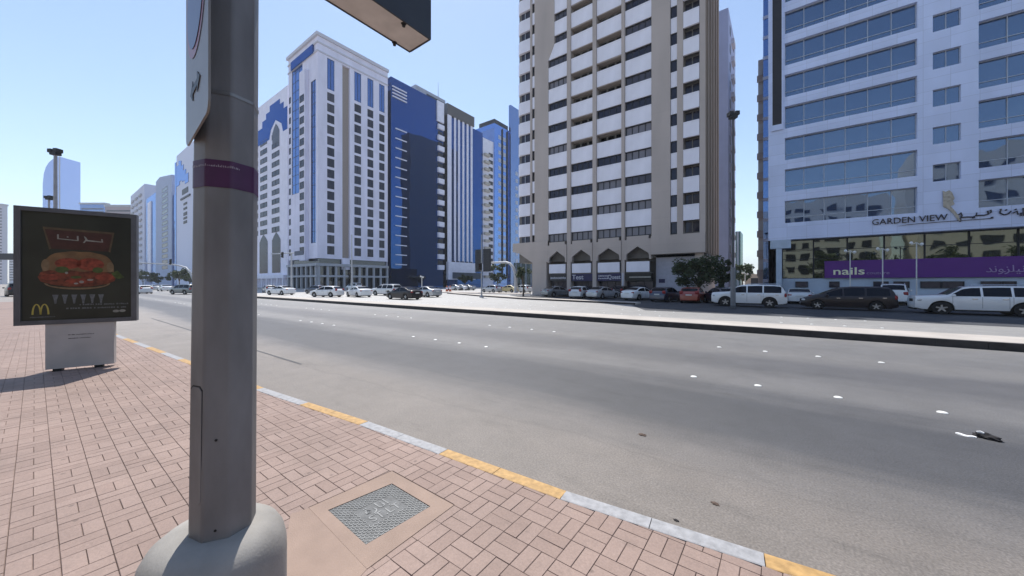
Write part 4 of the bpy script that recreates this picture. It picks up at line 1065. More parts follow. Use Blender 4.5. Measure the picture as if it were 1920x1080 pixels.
# block behind with a roof sign
v5 = vu_(779, U4R - 14)[0]; v51 = vu_(835, U4R - 14)[0]
t = thing('office_building', 'grey office block with a dark rooftop sign box behind the blue mirror glass', 'building', (U4R - 34, v5, 0))
H5 = zz(164, vu_(790, U4R - 14)[1])
mb = MB(); shell(mb, 20, v51 - v5, H5, front=True, right=True); mb.build('wall', panel('grey_floors', (.42, .44, .50), 60, 3.0, .55, .6), t)
mb = MB(); mb.box(0, .4, (v51 - v5) * .35, (v51 - v5) * .95, H5 - 4.5, H5 - 1.6); mb.build('roof_sign', M_fr_d, t, (20.002, 0, 0))
mb = MB(); mb.tube([(18, (v51 - v5) * .85, H5), (18, (v51 - v5) * .85, H5 + 8)], .15, 6, r2=.05); mb.build('roof_aerial', M_mast, t)

# finned white block
v6 = vu_(838.5, U4R)[0]; v61 = vu_(905, U4R)[0]
t = thing('office_building', 'white block with tall vertical fins, blue glass between and a louvred roof screen', 'building', (U4R - 22, v6, 0))
def r6(x): return vu_(x, U4R)[0] - v6
H6 = zz(222, vu_(850, U4R)[1]); D6 = v61 - v6
mb = MB(); shell(mb, 22, D6, H6, front=True); facade(mb, 'R', 0, D6, 0, H6, [], 0, 22.0); mb.build('wall', G_blue, t)
zf = zz(492, vu_(860, U4R)[1])
m2 = MB(); 
for xa, xb in ((838.6, 846), (851, 854.5), (858.5, 862), (866.5, 870), (874.5, 878), (882, 885.5)):
    ob('fin', (lambda mm: (mm.box(0, .22, 0, r6(xb) - r6(xa), zf, H6 + .5), mm.mesh('fin', M_wht))[1])(MB()), t, (22.002, r6(xa), 0))
mb = MB(); mb.box(21.5, 22.9, -.1, r6(905), zz(507, 150), zf); mb.box(21.5, 22.8, -.1, r6(889), 3.2, zz(507, 150) - .01); mb.build('podium', M_wht, t)
for k in range(5): window(t, 'R', r6(845) + k * (r6(886) - r6(845)) / 5, 9.0, 1.6, 2.0, G_dark, M_fr_d, 1, 1, .03, W_=22.83, name='window')
mb = MB(); mb.box(0, .3, 0, r6(900) - r6(846), 3.6, 6.2); mb.build('shop_band', pm('shop_band', (.03, .05, .08), .5), t, (22.82, r6(846), 0))
mb = MB(); mb.box(14, 22.3, -.2, r6(888), H6 + .51, H6 + 5.0)
for k in range(9): mb.box(22.31, 22.6, -.2, r6(888), H6 + .7 + .48 * k, H6 + .95 + .48 * k)
mb.build('louvre_screen', pm('louvre_grey', (.17, .17, .18), .6, var=.1), t)
# unseen tall block, added to put a dark mirror image in the blue glass
t = thing('apartment_tower', 'unseen tall block added behind the beige tower, mirrored dark in the blue glass', 'building', (-30, 143, 0))
mb = MB(); mb.box(0, 9, 0, 42, 0, 98); mb.build('wall', pm('dark_mirrored_wall', (.10, .10, .11), .8), t)
# balcony block
v7 = vu_(905.5, U4R)[0]; v71 = vu_(926, U4R)[0]
t = thing('apartment_building', 'white block with rows of dark balconies beside the finned tower', 'building', (U4R - 20, v7, 0))
H7 = zz(262, vu_(915, U4R)[1]); D7 = v71 - v7
mb = MB(); shell(mb, 20, D7, H7, front=True, right=True); mb.build('wall', M_wht, t)
m2 = MB(); m2.box(0, .04, D7 * .52, D7 * .9, 0, 1.7); bo = m2.mesh('balcony_opening', M_fr_d)
m2 = MB(); m2.box(0, 1.2, D7 * .05, D7 * .5, 0, 1.1); bb = m2.mesh('balcony', pm('cream_balcony', (.50, .46, .40), .8))
for k in range(int((H7 - 6) / 3.3)): ob('balcony_opening', bo, t, (20.001, 0, 5 + k * 3.3)); ob('balcony', bb, t, (20.001, 0, 4.2 + k * 3.3))
# dark blue gridded tower
U8 = U4R + .5; v8 = vu_(927, U8)[0]; v81 = vu_(972, U8)[0]
t = thing('glass_tower', 'dark blue gridded tower with pale square windows left of the beige tower', 'building', (U8 - 26, v8, 0))
def r8(x): return vu_(x, U8)[0] - v8
G_b11 = glass('bright_blue_glass', (.30, .50, .98), (.03, .07, .22), .55, wave=.012, wscale=.2)
H8 = zz(235, vu_(935, U8)[1]); D8 = v81 - v8
mb = MB(); shell(mb, 26, D8, H8, front=True, right=True); mb.build('wall', G_b11, t)
mb = MB(); mb.box(.0, 1.2, r8(954), r8(973), 0, zz(203, vu_(962, U8)[1])); mb.build('fin', glass('pale_blue_glass', (.38, .52, .85), (.05, .09, .2), .45, wave=0), t, (26.0, 0, 0))
M_sq = pm('pale_square', (.45, .50, .60), .5)
m2 = MB(); m2.box(0, .06, 0, r8(940) - r8(935), 0, 1.9); q1 = m2.mesh('window', M_sq)
mb = MB()
for a, b in ((941, 942), (950, 951)): mb.box(0, .5, r8(a), r8(b), 4, H8 - 1)
mb.build('dark_pier', M_fr_d, t, (26.001, 0, 0))
k = 0
while 12 + k * 3.7 < H8 - 6:
    ob('window', q1, t, (26.002, r8(934.5), 12 + k * 3.7)); ob('window', q1, t, (26.002, r8(943.5), 12 + k * 3.7))
    if 12 + k * 3.7 < H8 - 18: ob('window', q1, t, (27.202, r8(963), 12 + k * 3.7))
    k += 1
mb = MB(); mb.box(16, 25.8, .3, r8(953), H8, H8 + 2.2); mb.build('roof_box', M_fr_d, t)
# low dark building at the foot of that tower
vv = 96.; uu0 = uv_(963, vv)[0]
t = thing('low_building', 'low dark glazed building in the cross street behind the beige tower pillar', 'building', (uu0, vv, 0)); Zq = uv_(985, vv)[1]
mb = MB(); shell(mb, 10, 20, zz(492, Zq), front=True, right=True); mb.build('wall', glass('dark_teal_glass', (.12, .17, .2), (.01, .018, .024), .25, wave=0), t)
mb = MB()
for k in range(5): mb.box(1 + k * 2, 1.15 + k * 2, -.1, -.01, 0, zz(492, Zq))
mb.build('mullion', M_bgrey, t)

# ------------------------------------------------------------------ the row left of the hotel
def gridwin(t, a0, a1, n, z0, pitch, cnt, w, h, gl, fr, side='F', W_=0., rec=.04, nx=1):
    for i in range(n):
        a = a0 + (a1 - a0) * (i + .5) / n - w / 2
        for k in range(cnt): window(t, side, a, z0 + k * pitch, w, h, gl, fr, nx, 1, rec, W_=W_, bar=.12, off=.045)
V5 = 52.0; U5L = uv_(462, V5)[0]; U5R = uv_(539.5, V5)[0]
def s5(x): return uv_(x, V5)[0] - U5L
Z5 = uv_(505, V5)[1]; H5 = zz(186, Z5)
t = thing('apartment_building', 'white block with stepped blue glass top and pointed arches, right of the grey pole', 'building', (U5L, V5, 0))
W5 = U5R - U5L
mb = MB(); shell(mb, W5, 16, H5, front=True, right=True); mb.build('wall', pm('white_block', (.80, .79, .90), .8, var=.06, scale=.4), t)
pz5 = 17.1 * Z5 / 671; zb5 = zz(425, Z5)
for xa, xb in ((472, 484), (488.5, 501), (510, 524)):
    for k in range(11): window(t, 'F', s5(xa), zb5 + k * pz5 - 2.5, s5(xb) - s5(xa), 1.9, G_dark2 if k % 3 else G_dark, M_fr_d, 2, 1, .02, bar=.1, off=.03)
mb = MB()
st = [(s5(480), zz(262, Z5)), (s5(480), zz(232, Z5)), (s5(492), zz(232, Z5)), (s5(492), zz(220, Z5)), (s5(499), zz(220, Z5)), (s5(499), zz(210, Z5)), (s5(506), zz(210, Z5)), (s5(506), zz(200, Z5)), (s5(525), zz(200, Z5)), (s5(525), zz(210, Z5)), (s5(532), zz(210, Z5)), (s5(532), zz(222, Z5)), (s5(539), zz(222, Z5)), (s5(539), zz(262, Z5)), (s5(531), zz(262, Z5)), (s5(528), zz(246, Z5)), (s5(517), zz(233, Z5)), (s5(508), zz(246, Z5)), (s5(505), zz(262, Z5))]
mb.prism(st, -.06, -.02, 'y'); mb.build('stepped_glass', G_blue, t)
def lancet(x0, x1, zlo, zsp, zap): m = (x0 + x1) / 2; w = (x1 - x0) / 2; return [(x0, zlo), (x1, zlo), (x1, zsp), (m + w * .55, zsp + (zap - zsp) * .55), (m, zap), (m - w * .55, zsp + (zap - zsp) * .55), (x0, zsp)]
for xa, xb in ((487, 502), (510.5, 526)):
    mb = MB(); mb.prism(lancet(s5(xa), s5(xb), zz(512, Z5), zz(452, Z5), zz(438, Z5)), -.08, -.02, 'y'); mb.build('arch_window', G_dark, t)
mb = MB(); mb.prism(lancet(s5(511), s5(524), zz(276, Z5), zz(255, Z5), zz(240, Z5)), -.09, -.061, 'y'); mb.build('arch_window', G_dark2, t)
mb = MB()
for k in range(9): x = W5 * k / 8.3; mb.box(x, x + .7, -1.2, -.6, 0, 3.4)
mb.box(-.2, W5 + .1, -1.4, -.01, 3.4, 4.6); mb.build('colonnade', M_wht, t)

def farblock(name, label, x0, x1, ytop, v, depth, mat, yref=None):
    u0, Z0 = uv_(x0, v); u1, Z1 = uv_(x1, v); H = zz(ytop, (Z0 + Z1) / 2)
    t = thing(name, label, 'building', (u0, v, 0)); w = u1 - u0
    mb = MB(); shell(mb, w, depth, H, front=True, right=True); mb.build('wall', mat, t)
    return t, w, H, (Z0 + Z1) / 2
# white block with the dark motif, left of the pole
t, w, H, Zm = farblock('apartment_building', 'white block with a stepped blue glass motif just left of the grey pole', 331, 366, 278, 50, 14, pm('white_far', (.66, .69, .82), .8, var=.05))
mb = MB(); q = lambda fx, y: (w * fx, zz(y, Zm))
mb.prism([q(.02, 340), q(.02, 300), q(.15, 300), q(.15, 292), q(.3, 296), q(.3, 306), q(.42, 306), q(.42, 318), q(.55, 318), q(.55, 328), q(.68, 328), q(.68, 345), q(.5, 345), q(.5, 338), q(.35, 338), q(.35, 334), q(.2, 334), q(.2, 340)], -.25, -.02, 'y'); mb.build('stepped_glass', G_mid, t)
mb = MB()
for y0, y1 in ((353, 363), (380, 384), (389, 393), (398, 404), (407, 411), (414, 419)): mb.box(w * (.42 if y0 > 360 else .34), w * (.60 if y0 > 360 else .66), -.2, -.02, zz(y1, Zm), zz(y0, Zm))
mb.box(w * .28, w * .78, -.5, -.02, zz(372, Zm), zz(369, Zm)); mb.build('dark_motif', M_fr_d, t)
mb = MB(); mb.box(-w * .34, -.01, .5, 12, 0, zz(350, Zm)); mb.box(-w * .08, -.02, -.2, .49, 0, zz(290, Zm)); mb.build('blue_wing', G_mid, t)
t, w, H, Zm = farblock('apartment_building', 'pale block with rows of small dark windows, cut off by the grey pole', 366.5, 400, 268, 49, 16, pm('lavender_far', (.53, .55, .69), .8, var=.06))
gridwin(t, 0, w * .4, 1, zz(495, Zm), 13.2 * Zm / 671, 15, w * .2, 1.9, G_dark, M_fr_d)
t, w, H, Zm = farblock('apartment_building', 'blue grey block with one column of dark windows and a slanted roof', 292, 322, 340, 50, 14, M_bgrey)
mb = MB(); mb.prism([(0, H), (w, H), (w, H), (w * .25, zz(326, Zm)), (0, zz(328, Zm))][:2] + [(w, H + .1), (w * .25, zz(326, Zm)), (0, zz(329, Zm))], .1, 8, 'y'); mb.build('slanted_roof', M_bgrey, t)
gridwin(t, w * .35, w * .85, 1, zz(505, Zm), 10.3 * Zm / 671, 15, w * .34, 2.3, G_dark, M_fr_d)
mb = MB(); mb.box(-w * .72, -.01, .0, 10, 0, zz(350, Zm)); mb.build('glass_wing', G_mid, t)
mb = MB(); mb.box(-w * .55, -w * .3, -.5, -.01, 6, zz(362, Zm)); mb.build('pale_fin', M_wht, t)
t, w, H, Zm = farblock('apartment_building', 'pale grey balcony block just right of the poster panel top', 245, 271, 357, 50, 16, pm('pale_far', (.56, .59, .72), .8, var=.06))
for i in range(3):
    m2 = MB(); m2.box(w * (.12 + .28 * i), w * (.12 + .28 * i) + w * .17, -.9, -.01, 0, 1.5); bb = m2.mesh('balcony', M_grey)
    for k in range(14): ob('balcony', bb, t, (0, 0, zz(520, Zm) + k * 11.2 * Zm / 671))
u_, Z_ = uv_(80, 60)
def far_at(x, Z): a = (x - CX) / FPX; return (.8 * a - .6) * Z, (.6 * a + .8) * Z
p0 = Vector(far_at(80, 620)); p1 = Vector(far_at(113, 620)); wv = p1 - p0; ra = math.atan2(wv.y, wv.x)
t = thing('skyscraper', 'hazy blue glass skyscraper with a curved shoulder behind the poster panel', 'building', (p0.x, p0.y, 0), ra); w = wv.length; Zs = 620
mb = MB(); pts = [(0, 0), (w, 0), (w, zz(294, Zs))] + [(w * .8, zz(295, Zs)), (w * .58, zz(298, Zs)), (w * .36, zz(304, Zs)), (w * .18, zz(313, Zs)), (w * .06, zz(326, Zs)), (0, zz(345, Zs))]
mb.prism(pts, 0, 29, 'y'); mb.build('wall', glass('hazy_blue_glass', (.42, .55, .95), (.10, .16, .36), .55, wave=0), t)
mb = MB(); mb.box(w * .95, w * .99, -.8, -.01, 0, zz(294, Zs)); mb.build('corner_line', M_mast, t)
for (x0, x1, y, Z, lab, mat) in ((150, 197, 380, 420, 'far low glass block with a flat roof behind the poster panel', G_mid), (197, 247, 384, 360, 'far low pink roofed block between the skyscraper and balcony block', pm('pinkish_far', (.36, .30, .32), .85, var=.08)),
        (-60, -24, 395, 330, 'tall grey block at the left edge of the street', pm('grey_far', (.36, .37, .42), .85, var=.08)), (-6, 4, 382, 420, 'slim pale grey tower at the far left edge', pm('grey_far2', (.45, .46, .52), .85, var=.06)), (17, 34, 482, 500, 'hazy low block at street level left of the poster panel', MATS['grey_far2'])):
    p0 = Vector(far_at(x0, Z)); p1 = Vector(far_at(x1, Z)); wv = p1 - p0
    t = thing('far_building', lab, 'building', (p0.x, p0.y, 0), math.atan2(wv.y, wv.x)); w = wv.length; Ht = zz(y, Z)
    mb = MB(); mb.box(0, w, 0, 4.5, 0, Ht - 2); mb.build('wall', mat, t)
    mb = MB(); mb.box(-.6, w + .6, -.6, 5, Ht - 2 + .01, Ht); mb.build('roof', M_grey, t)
    nfl = int((Ht - 8) / 3.6)
    mb = MB()
    for k in range(nfl): mb.box(w * .06, w * .94, -.15, -.01, 5 + k * 3.6, 6.5 + k * 3.6)
    mb.build('window_bands', G_dark2, t)

# ------------------------------------------------------------------ sunlit blocks across the way (they show in the glass)
for i, (u0, w, v0, h, lab, mat, nx) in enumerate(((-24, 20, -30, 30, 'cream block on the near side of the street, seen mirrored in the glass', pm('near_cream', (.60, .56, .48), .85, var=.08), 5),
        (0, 22, -34, 25, 'white block on the near side of the street, mirrored in the shop glass', pm('near_white', (.60, .58, .54), .85, var=.06), 6),
        (26, 26, -28, 33, 'sand coloured block on the near side of the street, mirrored at right', pm('near_sand', (.62, .58, .50), .85, var=.08), 6),
        (58, 24, -32, 24, 'grey block on the near side of the street, mirrored at far right', M_grey, 5))):
    t = thing('near_building', lab, 'building', (u0, v0 - 14, 0))
    mb = MB(); mb.box(0, w, 0, 14, 0, h); mb.build('wall', mat, t)
    for k in range(int(h / 3.4) - 1):
        for j in range(nx):
            o = window(t, 'F', 0, 0, (w - 2) / nx * .6, 1.7, G_dark, M_fr_d, 2, 1, .04, bar=.1)
            o.rotation_euler = (0, 0, R(180)); o.location = (1 + (w - 2) * (j + .5) / nx, 14.045, 4 + 3.4 * k)

# ------------------------------------------------------------------ vehicles
def paint(name, col, metal=0., rough=.32): return pm(name, col, rough, metal, var=.04, scale=2, coat=.8, spec=.5)
P_white = paint('white_paint', (.70, .71, .72)); P_pearl = paint('pearl_paint', (.62, .63, .64)); P_silver = paint('silver_paint', (.42, .43, .45), .5)
P_grey = paint('grey_paint', (.22, .23, .24), .5); P_black = pm('black_paint', (.010, .006, .008), .3, 0, var=.04, coat=.15); P_brown = pm('dark_brown_paint', (.015, .010, .013), .35, .0, var=.04, coat=.2)
P_navy = paint('navy_paint', (.018, .026, .06), .3); P_red = paint('red_paint', (.28, .035, .02)); P_yel = paint('taxi_paint', (.62, .52, .28)); P_teal = paint('grey_green_paint', (.16, .18, .18), .4)
M_cglass = glass('car_glass', (.42, .48, .60), (.004, .005, .010), .025, wave=0, amp=.10)
M_tyre = pm('tyre', (.018, .018, .019), .85, var=.2, scale=15)
M_rim = pm('alloy_rim', (.42, .43, .45), .35, metal=.75, var=.1)
M_trim = pm('black_trim', (.015, .015, .017), .6, var=.15)
M_hl = pm('headlight_lens', (.55, .57, .60), .12, metal=.3, var=.2, scale=20); M_tl = pm('taillight_lens', (.25, .012, .012), .18, var=.2, scale=20)
M_plate_c = pm('number_plate', (.6, .6, .58), .5, var=.05); M_chrome = pm('chrome', (.6, .6, .62), .15, metal=.9, var=.05)
def interp(tab, x):
    if x >= tab[0][0]: return tab[0][1]
    for (a, va), (b, vb) in zip(tab, tab[1:]):
        if b <= x <= a: return va + (vb - va) * (x - a) / (b - a)
    return tab[-1][1]
KINDS = {
 'sedan': dict(L=4.75, W=1.83, r=.33, wx=(1.42, -1.38), gc=.20, arch=.40,
    top=[(2.375, .58), (2.33, .70), (2.15, .80), (1.6, .92), (1.05, 1.00), (.80, 1.06), (.10, 1.38), (-.25, 1.445), (-.7, 1.45), (-1.15, 1.38), (-1.75, 1.13), (-1.95, 1.09), (-2.25, 1.06), (-2.34, .95), (-2.375, .70)],
    belt=[(2.4, .70), (1.2, .90), (-.5, .96), (-2.0, 1.0), (-2.4, .95)], ws=(.86, .06), rw=(-1.05, -1.72), side=(.72, -1.55), pil=(-.32,)),
 'suv': dict(L=4.98, W=1.96, r=.40, wx=(1.48, -1.42), gc=.27, arch=.49,
    top=[(2.49, .98), (2.48, 1.13), (2.42, 1.185), (1.8, 1.235), (1.36, 1.26), (1.22, 1.29), (.70, 1.74), (.40, 1.82), (-.6, 1.86), (-1.6, 1.85), (-2.1, 1.80), (-2.32, 1.50), (-2.42, 1.12), (-2.46, .95), (-2.49, .70)],
    belt=[(2.5, 1.06), (1.3, 1.16), (-2.5, 1.17)], ws=(1.26, .66), rw=(-2.13, -2.36), side=(1.08, -2.14), pil=(.02, -1.02)),
 'van': dict(L=5.0, W=1.86, r=.34, wx=(1.55, -1.45), gc=.20, arch=.41,
    top=[(2.5, .60), (2.44, .74), (2.2, .90), (1.7, 1.06), (1.45, 1.14), (.75, 1.50), (.3, 1.66), (-.3, 1.73), (-1.6, 1.73), (-2.15, 1.66), (-2.36, 1.30), (-2.46, 1.0), (-2.5, .68)],
    belt=[(2.5, .75), (1.5, .98), (-2.5, 1.08)], ws=(1.42, .42), rw=(-2.17, -2.36), side=(1.05, -2.1), pil=(.18, -.95)),
 'hatch': dict(L=4.25, W=1.80, r=.32, wx=(1.28, -1.28), gc=.19, arch=.39,
    top=[(2.125, .58), (2.08, .72), (1.9, .83), (1.3, .96), (.95, 1.04), (.25, 1.40), (-.2, 1.49), (-.9, 1.49), (-1.5, 1.42), (-1.95, 1.05), (-2.06, .95), (-2.125, .66)],
    belt=[(2.2, .72), (1.0, .93), (-2.2, 1.0)], ws=(.98, .22), rw=(-1.55, -1.90), side=(.8, -1.6), pil=(-.28,)),
}
CARS = {}
def car_parts(kind):
    if kind in CARS: return CARS[kind]
    K_ = KINDS[kind]; L, W_, r = K_['L'], K_['W'], K_['r']; hl = L / 2
    top = lambda x: interp(K_['top'], x)
    def topS(x): return sum(top(x + d) for d in (-.05, 0, .05)) / 3 if abs(x) < hl - .06 else top(x)
    belt = lambda x: min(interp(K_['belt'], x), topS(x) - .05)
    def wid(x):
        f = abs(x) / hl; w = W_ / 2
        if f > .62: w *= 1 - .17 * ((f - .62) / .38) ** 2.2
        return w
    def section(x):
        w = wid(x); b = belt(x); t_ = topS(x); z0 = K_['gc']
        f = abs(x) / hl
        if f > .88: z0 += .10 * ((f - .88) / .12)
        ar = 0
        for xw in K_['wx']:
            d = abs(x - xw)
            if d < K_['arch']: ar = max(ar, r + math.sqrt(K_['arch'] ** 2 - d * d))
        tm = max(0, t_ - b); wr = w - .035 - tm * .30
        zs = [z0, z0, z0 + .05, z0 + .20]
        zs = [max(z, ar) for z in zs]
        for i in range(1, 4): zs[i] = max(zs[i], zs[i - 1] + .002)
        mid = max(.60 * b + .1, zs[3] + .02); mid = min(mid, b - .05) if b - .05 > zs[3] + .02 else zs[3] + .02
        b2 = max(b, mid + .03)
        P = [(0, zs[0]), (w - .14, zs[1]), (w - .03, zs[2]), (w - .005, zs[3]), (w, mid), (w - .008, b2 - .05 if b2 - .05 > mid else mid + .01), (w - .035, b2)]
        rail = max(t_ - .075, b2 + .012)
        P += [(wr + .02 * min(1, tm * 3), rail), (wr - .045, max(t_ - .028, rail + .006)), (wr * .62, max(t_ + .0, rail + .012)), (0, max(t_ + .012, rail + .016))]
        return P
    xs = []
    x = -hl
    while x < hl - 1e-6: xs.append(x); x += .055
    xs.append(hl)
    mb = MB(); rings = []
    for x in xs:
        h = section(x); rings.append([(x, y, z) for y, z in h] + [(x, -y, z) for y, z in h[-2:0:-1]])
    mb.ring(rings, 0, True)
    body = mb
    def sidept(x, z, sgn, off=.006):
        h = section(x); (y0, z0), (y1, z1) = h[6], h[7]
        y = y0 + (y1 - y0) * (z - z0) / max(1e-4, z1 - z0)
        return (x, sgn * (y + off), z + off * .3)
    glasses = []
    x0s, x1s = K_['side']; cuts = [x0s] + list(K_['pil']) + [x1s]
    for sgn in (1, -1):
        for a, b in zip(cuts, cuts[1:]):
            m2 = MB(); cols = []
            a_, b_ = a - (.045 if a != x0s else 0), b + (.045 if b != x1s else 0)
            n = 14
            for i in range(n + 1):
                x = a_ + (b_ - a_) * i / n; h = section(x); lo = h[6][1] + .035; hi = h[7][1] - .025
                if hi - lo < .015: hi = lo + .002
                cols.append([sidept(x, lo + (hi - lo) * j / 3, sgn) for j in range(4)])
            for i in range(n):
                for j in range(3): m2.face([cols[i][j], cols[i + 1][j], cols[i + 1][j + 1], cols[i][j + 1]], 0, True)
            glasses.append(('side_window', m2))
    for nm, (a, b) in (('windscreen', K_['ws']), ('rear_window', K_['rw'])):
        m2 = MB(); cols = []; n = 10
        for i in range(n + 1):
            x = a + (b - a) * i / n; h = section(x); t_ = h[10][1]; wr = h[7][0] - .085
            dz = (topS(x + .03) - topS(x - .03)) / .06; nx_, nz_ = -dz, 1; q = math.hypot(nx_, nz_)
            row = []
            for j in range(9):
                y = wr * (j / 4 - 1); ya = abs(y)
                (ya0, za0), (ya1, za1), (ya2, za2) = h[10], h[9], h[8]
                z = za0 + (za1 - za0) * ya / ya1 if ya <= ya1 else za1 + (za2 - za1) * (ya - ya1) / max(1e-4, ya2 - ya1)
                row.append((x + nx_ / q * .012, y, z + nz_ / q * .012))
            cols.append(row)
        for i in range(n):
            for j in range(8): m2.face([cols[i][j], cols[i + 1][j], cols[i + 1][j + 1], cols[i][j + 1]], 0, True)
        glasses.append((nm, m2))
    out = [('body', body.mesh('body', P_white), (0, 0, 0), 0)]
    for nm, m2 in glasses: out.append((nm, m2.mesh(nm, M_cglass), (0, 0, 0), 0))
    # wheels
    m2 = MB(); wd = .11
    m2.lathe([(r * .62, -wd), (r * .92, -wd), (r, -wd * .7), (r, wd * .7), (r * .92, wd), (r * .62, wd)], 28, 0, axis='y', cap=False); tyre = m2.mesh('tyre', M_tyre)
    m2 = MB(); m2.lathe([(0, wd * .35), (r * .64, wd * .3), (r * .66, wd * .95), (r * .60, wd * .98), (r * .58, wd * .45)], 28, 1, axis='y', cap=False)
    for k in range(5):
        a = 2 * math.pi * k / 5 + .3; c, s_ = math.cos(a), math.sin(a)
        def sp(rr, ww, y): return (rr * c - ww * s_, y, rr * s_ + ww * c)
        m2.ring([[sp(.02, -r * .14, wd * .4), sp(.02, r * .14, wd * .4), sp(.02, r * .12, wd * .85), sp(.02, -r * .12, wd * .85)], [sp(r * .61, -r * .10, wd * .4), sp(r * .61, r * .10, wd * .4), sp(r * .61, r * .08, wd * .9), sp(r * .61, -r * .08, wd * .9)]], 0, False)
    m2.lathe([(0, wd * .95), (r * .12, wd * .9), (r * .14, wd * .6)], 12, 0, axis='y', cap=False)
    rim = m2.mesh('rim', [M_rim, M_trim])
    wheels = [(xw, sg * (W_ / 2 - .125), r, 0 if sg > 0 else math.pi) for xw in K_['wx'] for sg in (1, -1)]
    # lamps, grille, bumpers, plate, mirrors, handles
    wf = wid(hl - .18); tf = top(hl - .12); extra = []
    def lens(xc, y, z, lx, ly, lz, nm, mat):
        m3 = MB(); rg = []
        for th in range(7):
            ph = -math.pi / 2 + math.pi * th / 6; rg.append([(lx * math.sin(ph), ly * math.cos(ph) * math.copysign(abs(math.cos(a)) ** .5, math.cos(a)), lz * math.cos(ph) * math.copysign(abs(math.sin(a)) ** .5, math.sin(a))) for a in [2 * math.pi * q / 14 + .01 for q in range(14)]])
        m3.ring(rg, 0); extra.append((nm, m3.mesh(nm, mat), (xc, y, z), 0))
    zf = .72 if kind not in ('suv',) else .92
    zr_ = .86 if kind == 'sedan' else (.98 if kind != 'suv' else 1.02)
    for sg in (1, -1):
        lens(hl - .20, sg * (wid(hl - .2) - .17), zf + (.0 if kind != 'sedan' else -.02), .17, .20, .085, 'headlight', M_hl)
        lens(-hl + .12, sg * (wid(-hl + .12) - .13), zr_, .11, .17, .085 if kind == 'sedan' else .17, 'taillight', M_tl)
    def bx_(nm, mat, b): m3 = MB(); m3.box(*b); extra.append((nm, m3.mesh(nm, mat), (0, 0, 0), 0))
    bx_('grille', M_trim, (hl - .10, hl + .004, -wf * .42, wf * .42, zf - .13, zf + .06))
    bx_('front_bumper', M_trim, (hl - .12, hl - .005, -wf * .66, wf * .66, .27, .40))
    bx_('rear_bumper', M_trim, (-hl + .004, -hl + .14, -wf * .72, wf * .72, .30, .44))
    bx_('number_plate', M_plate_c, (-hl - .012, -hl + .05, -.26, .26, .72 if kind != 'suv' else .85, .83 if kind != 'suv' else .96))
    bx_('number_plate', M_plate_c, (hl - .05, hl + .014, -.26, .26, .42, .53))
    xm = K_['side'][0] - .02
    for sg in (1, -1):
        lens(xm, sg * (W_ / 2 + .09), belt(xm) + .09, .075, .11, .08, 'mirror', P_white)
        m3 = MB()
        for a, b in zip(cuts, cuts[1:]):
            x = b + .16; y = section(x)[5][0]; m3.box(x, x + .2, sg * y - .012, sg * y + .022 * sg + .012, belt(x) - .14, belt(x) - .105)
        extra.append(('door_handle', m3.mesh('door_handle', M_chrome if kind in ('suv', 'van') else M_trim), (0, 0, 0), 0))
        m3 = MB()      # door shut lines and sill
        for x in cuts[:-1] + [K_['wx'][1] + K_['arch'] + .04]:
            h = section(x)
            for (p, q) in zip(h[3:6], h[4:7]):
                m3.face([(x - .006, sg * (p[0] + .003), p[1]), (x + .006, sg * (p[0] + .003), p[1]), (x + .006, sg * (q[0] + .003), q[1]), (x - .006, sg * (q[0] + .003), q[1])])
        xa, xb = K_['wx'][1] + K_['arch'] + .03, K_['wx'][0] - K_['arch'] - .03
        y = W_ / 2 - .03; m3.box(xa, xb, sg * y - .02, sg * y + .02, K_['gc'] - .01, K_['gc'] + .07)
        extra.append(('side_trim', m3.mesh('side_trim', M_trim), (0, 0, 0), 0))
    if kind in ('suv',):
        for sg in (1, -1):
            m3 = MB(); y = sg * (W_ / 2 - .29); m3.tube([(.05, y, 1.86), (-.1, y, 1.925), (-1.9, y, 1.925), (-2.0, y, 1.84)], .022, 6); extra.append(('roof_rail', m3.mesh('roof_rail', M_chrome), (0, 0, 0), 0))
    m3 = MB(); m3.box(-hl + .3, hl - .35, -W_ / 2 + .16, W_ / 2 - .16, K_['gc'] - .03, K_['gc'] + .3)
    for xw in K_['wx']: m3.box(xw - .42, xw + .42, -W_ / 2 + .19, W_ / 2 - .19, K_['gc'], r * 2 + .12)
    extra.append(('underbody', m3.mesh('underbody', M_dark), (0, 0, 0), 0))
    CARS[kind] = (out, tyre, rim, wheels, extra)
    return CARS[kind]
def car(kind, pnt, u, v, rz, label, cat='car', name='parked_car', group=None, sz=1., z=0., sx=1.):
    out, tyre, rim, wheels, extra = car_parts(kind)
    t = thing(name, label, cat, (u, v, z), R(rz), group); t.scale = (sx, sx, sz)
    for nm, me, loc, r_ in out + extra:
        o = ob(nm, me, t, loc, r_)
        if nm in ('body', 'mirror'): o.material_slots[0].link = 'OBJECT'; o.material_slots[0].material = pnt
    for (x, y, zz_, r_) in wheels:
        w = ob('wheel', tyre, t, (x, y, zz_), r_); ob('rim', rim, w)
    return t
def carpx(kind, pnt, x, y, rz, label, back=0., **kw):
    """car whose nearer wheels stand at photo pixel x, y; back moves its centre behind that point across the street"""
    u, v = gp(x, y); return car(kind, pnt, u, v + back, rz, label, **kw)
G1 = 'cars standing in front of the office block'; G2 = 'cars parked nose in below the beige tower'; G3 = 'cars at the crossing'
u, v = gp(1401, 576); car('suv', P_white, u, v + .95, 180, 'white off-road estate with dark windows standing behind the tall lamp post', 'car', 'suv', G1, sz=.95)
u, v = gp(1588, 582); car('van', P_brown, u, v + .9, 180, 'dark brown people carrier between two white off-roaders', 'car', 'minivan', G1, sz=.95)
u, v = gp(1838, 592); car('suv', P_white, u + .1, v + 1.0, 180, 'large white off-road estate cut off by the right picture edge', 'car', 'suv', G1, sz=.93, sx=1.06)
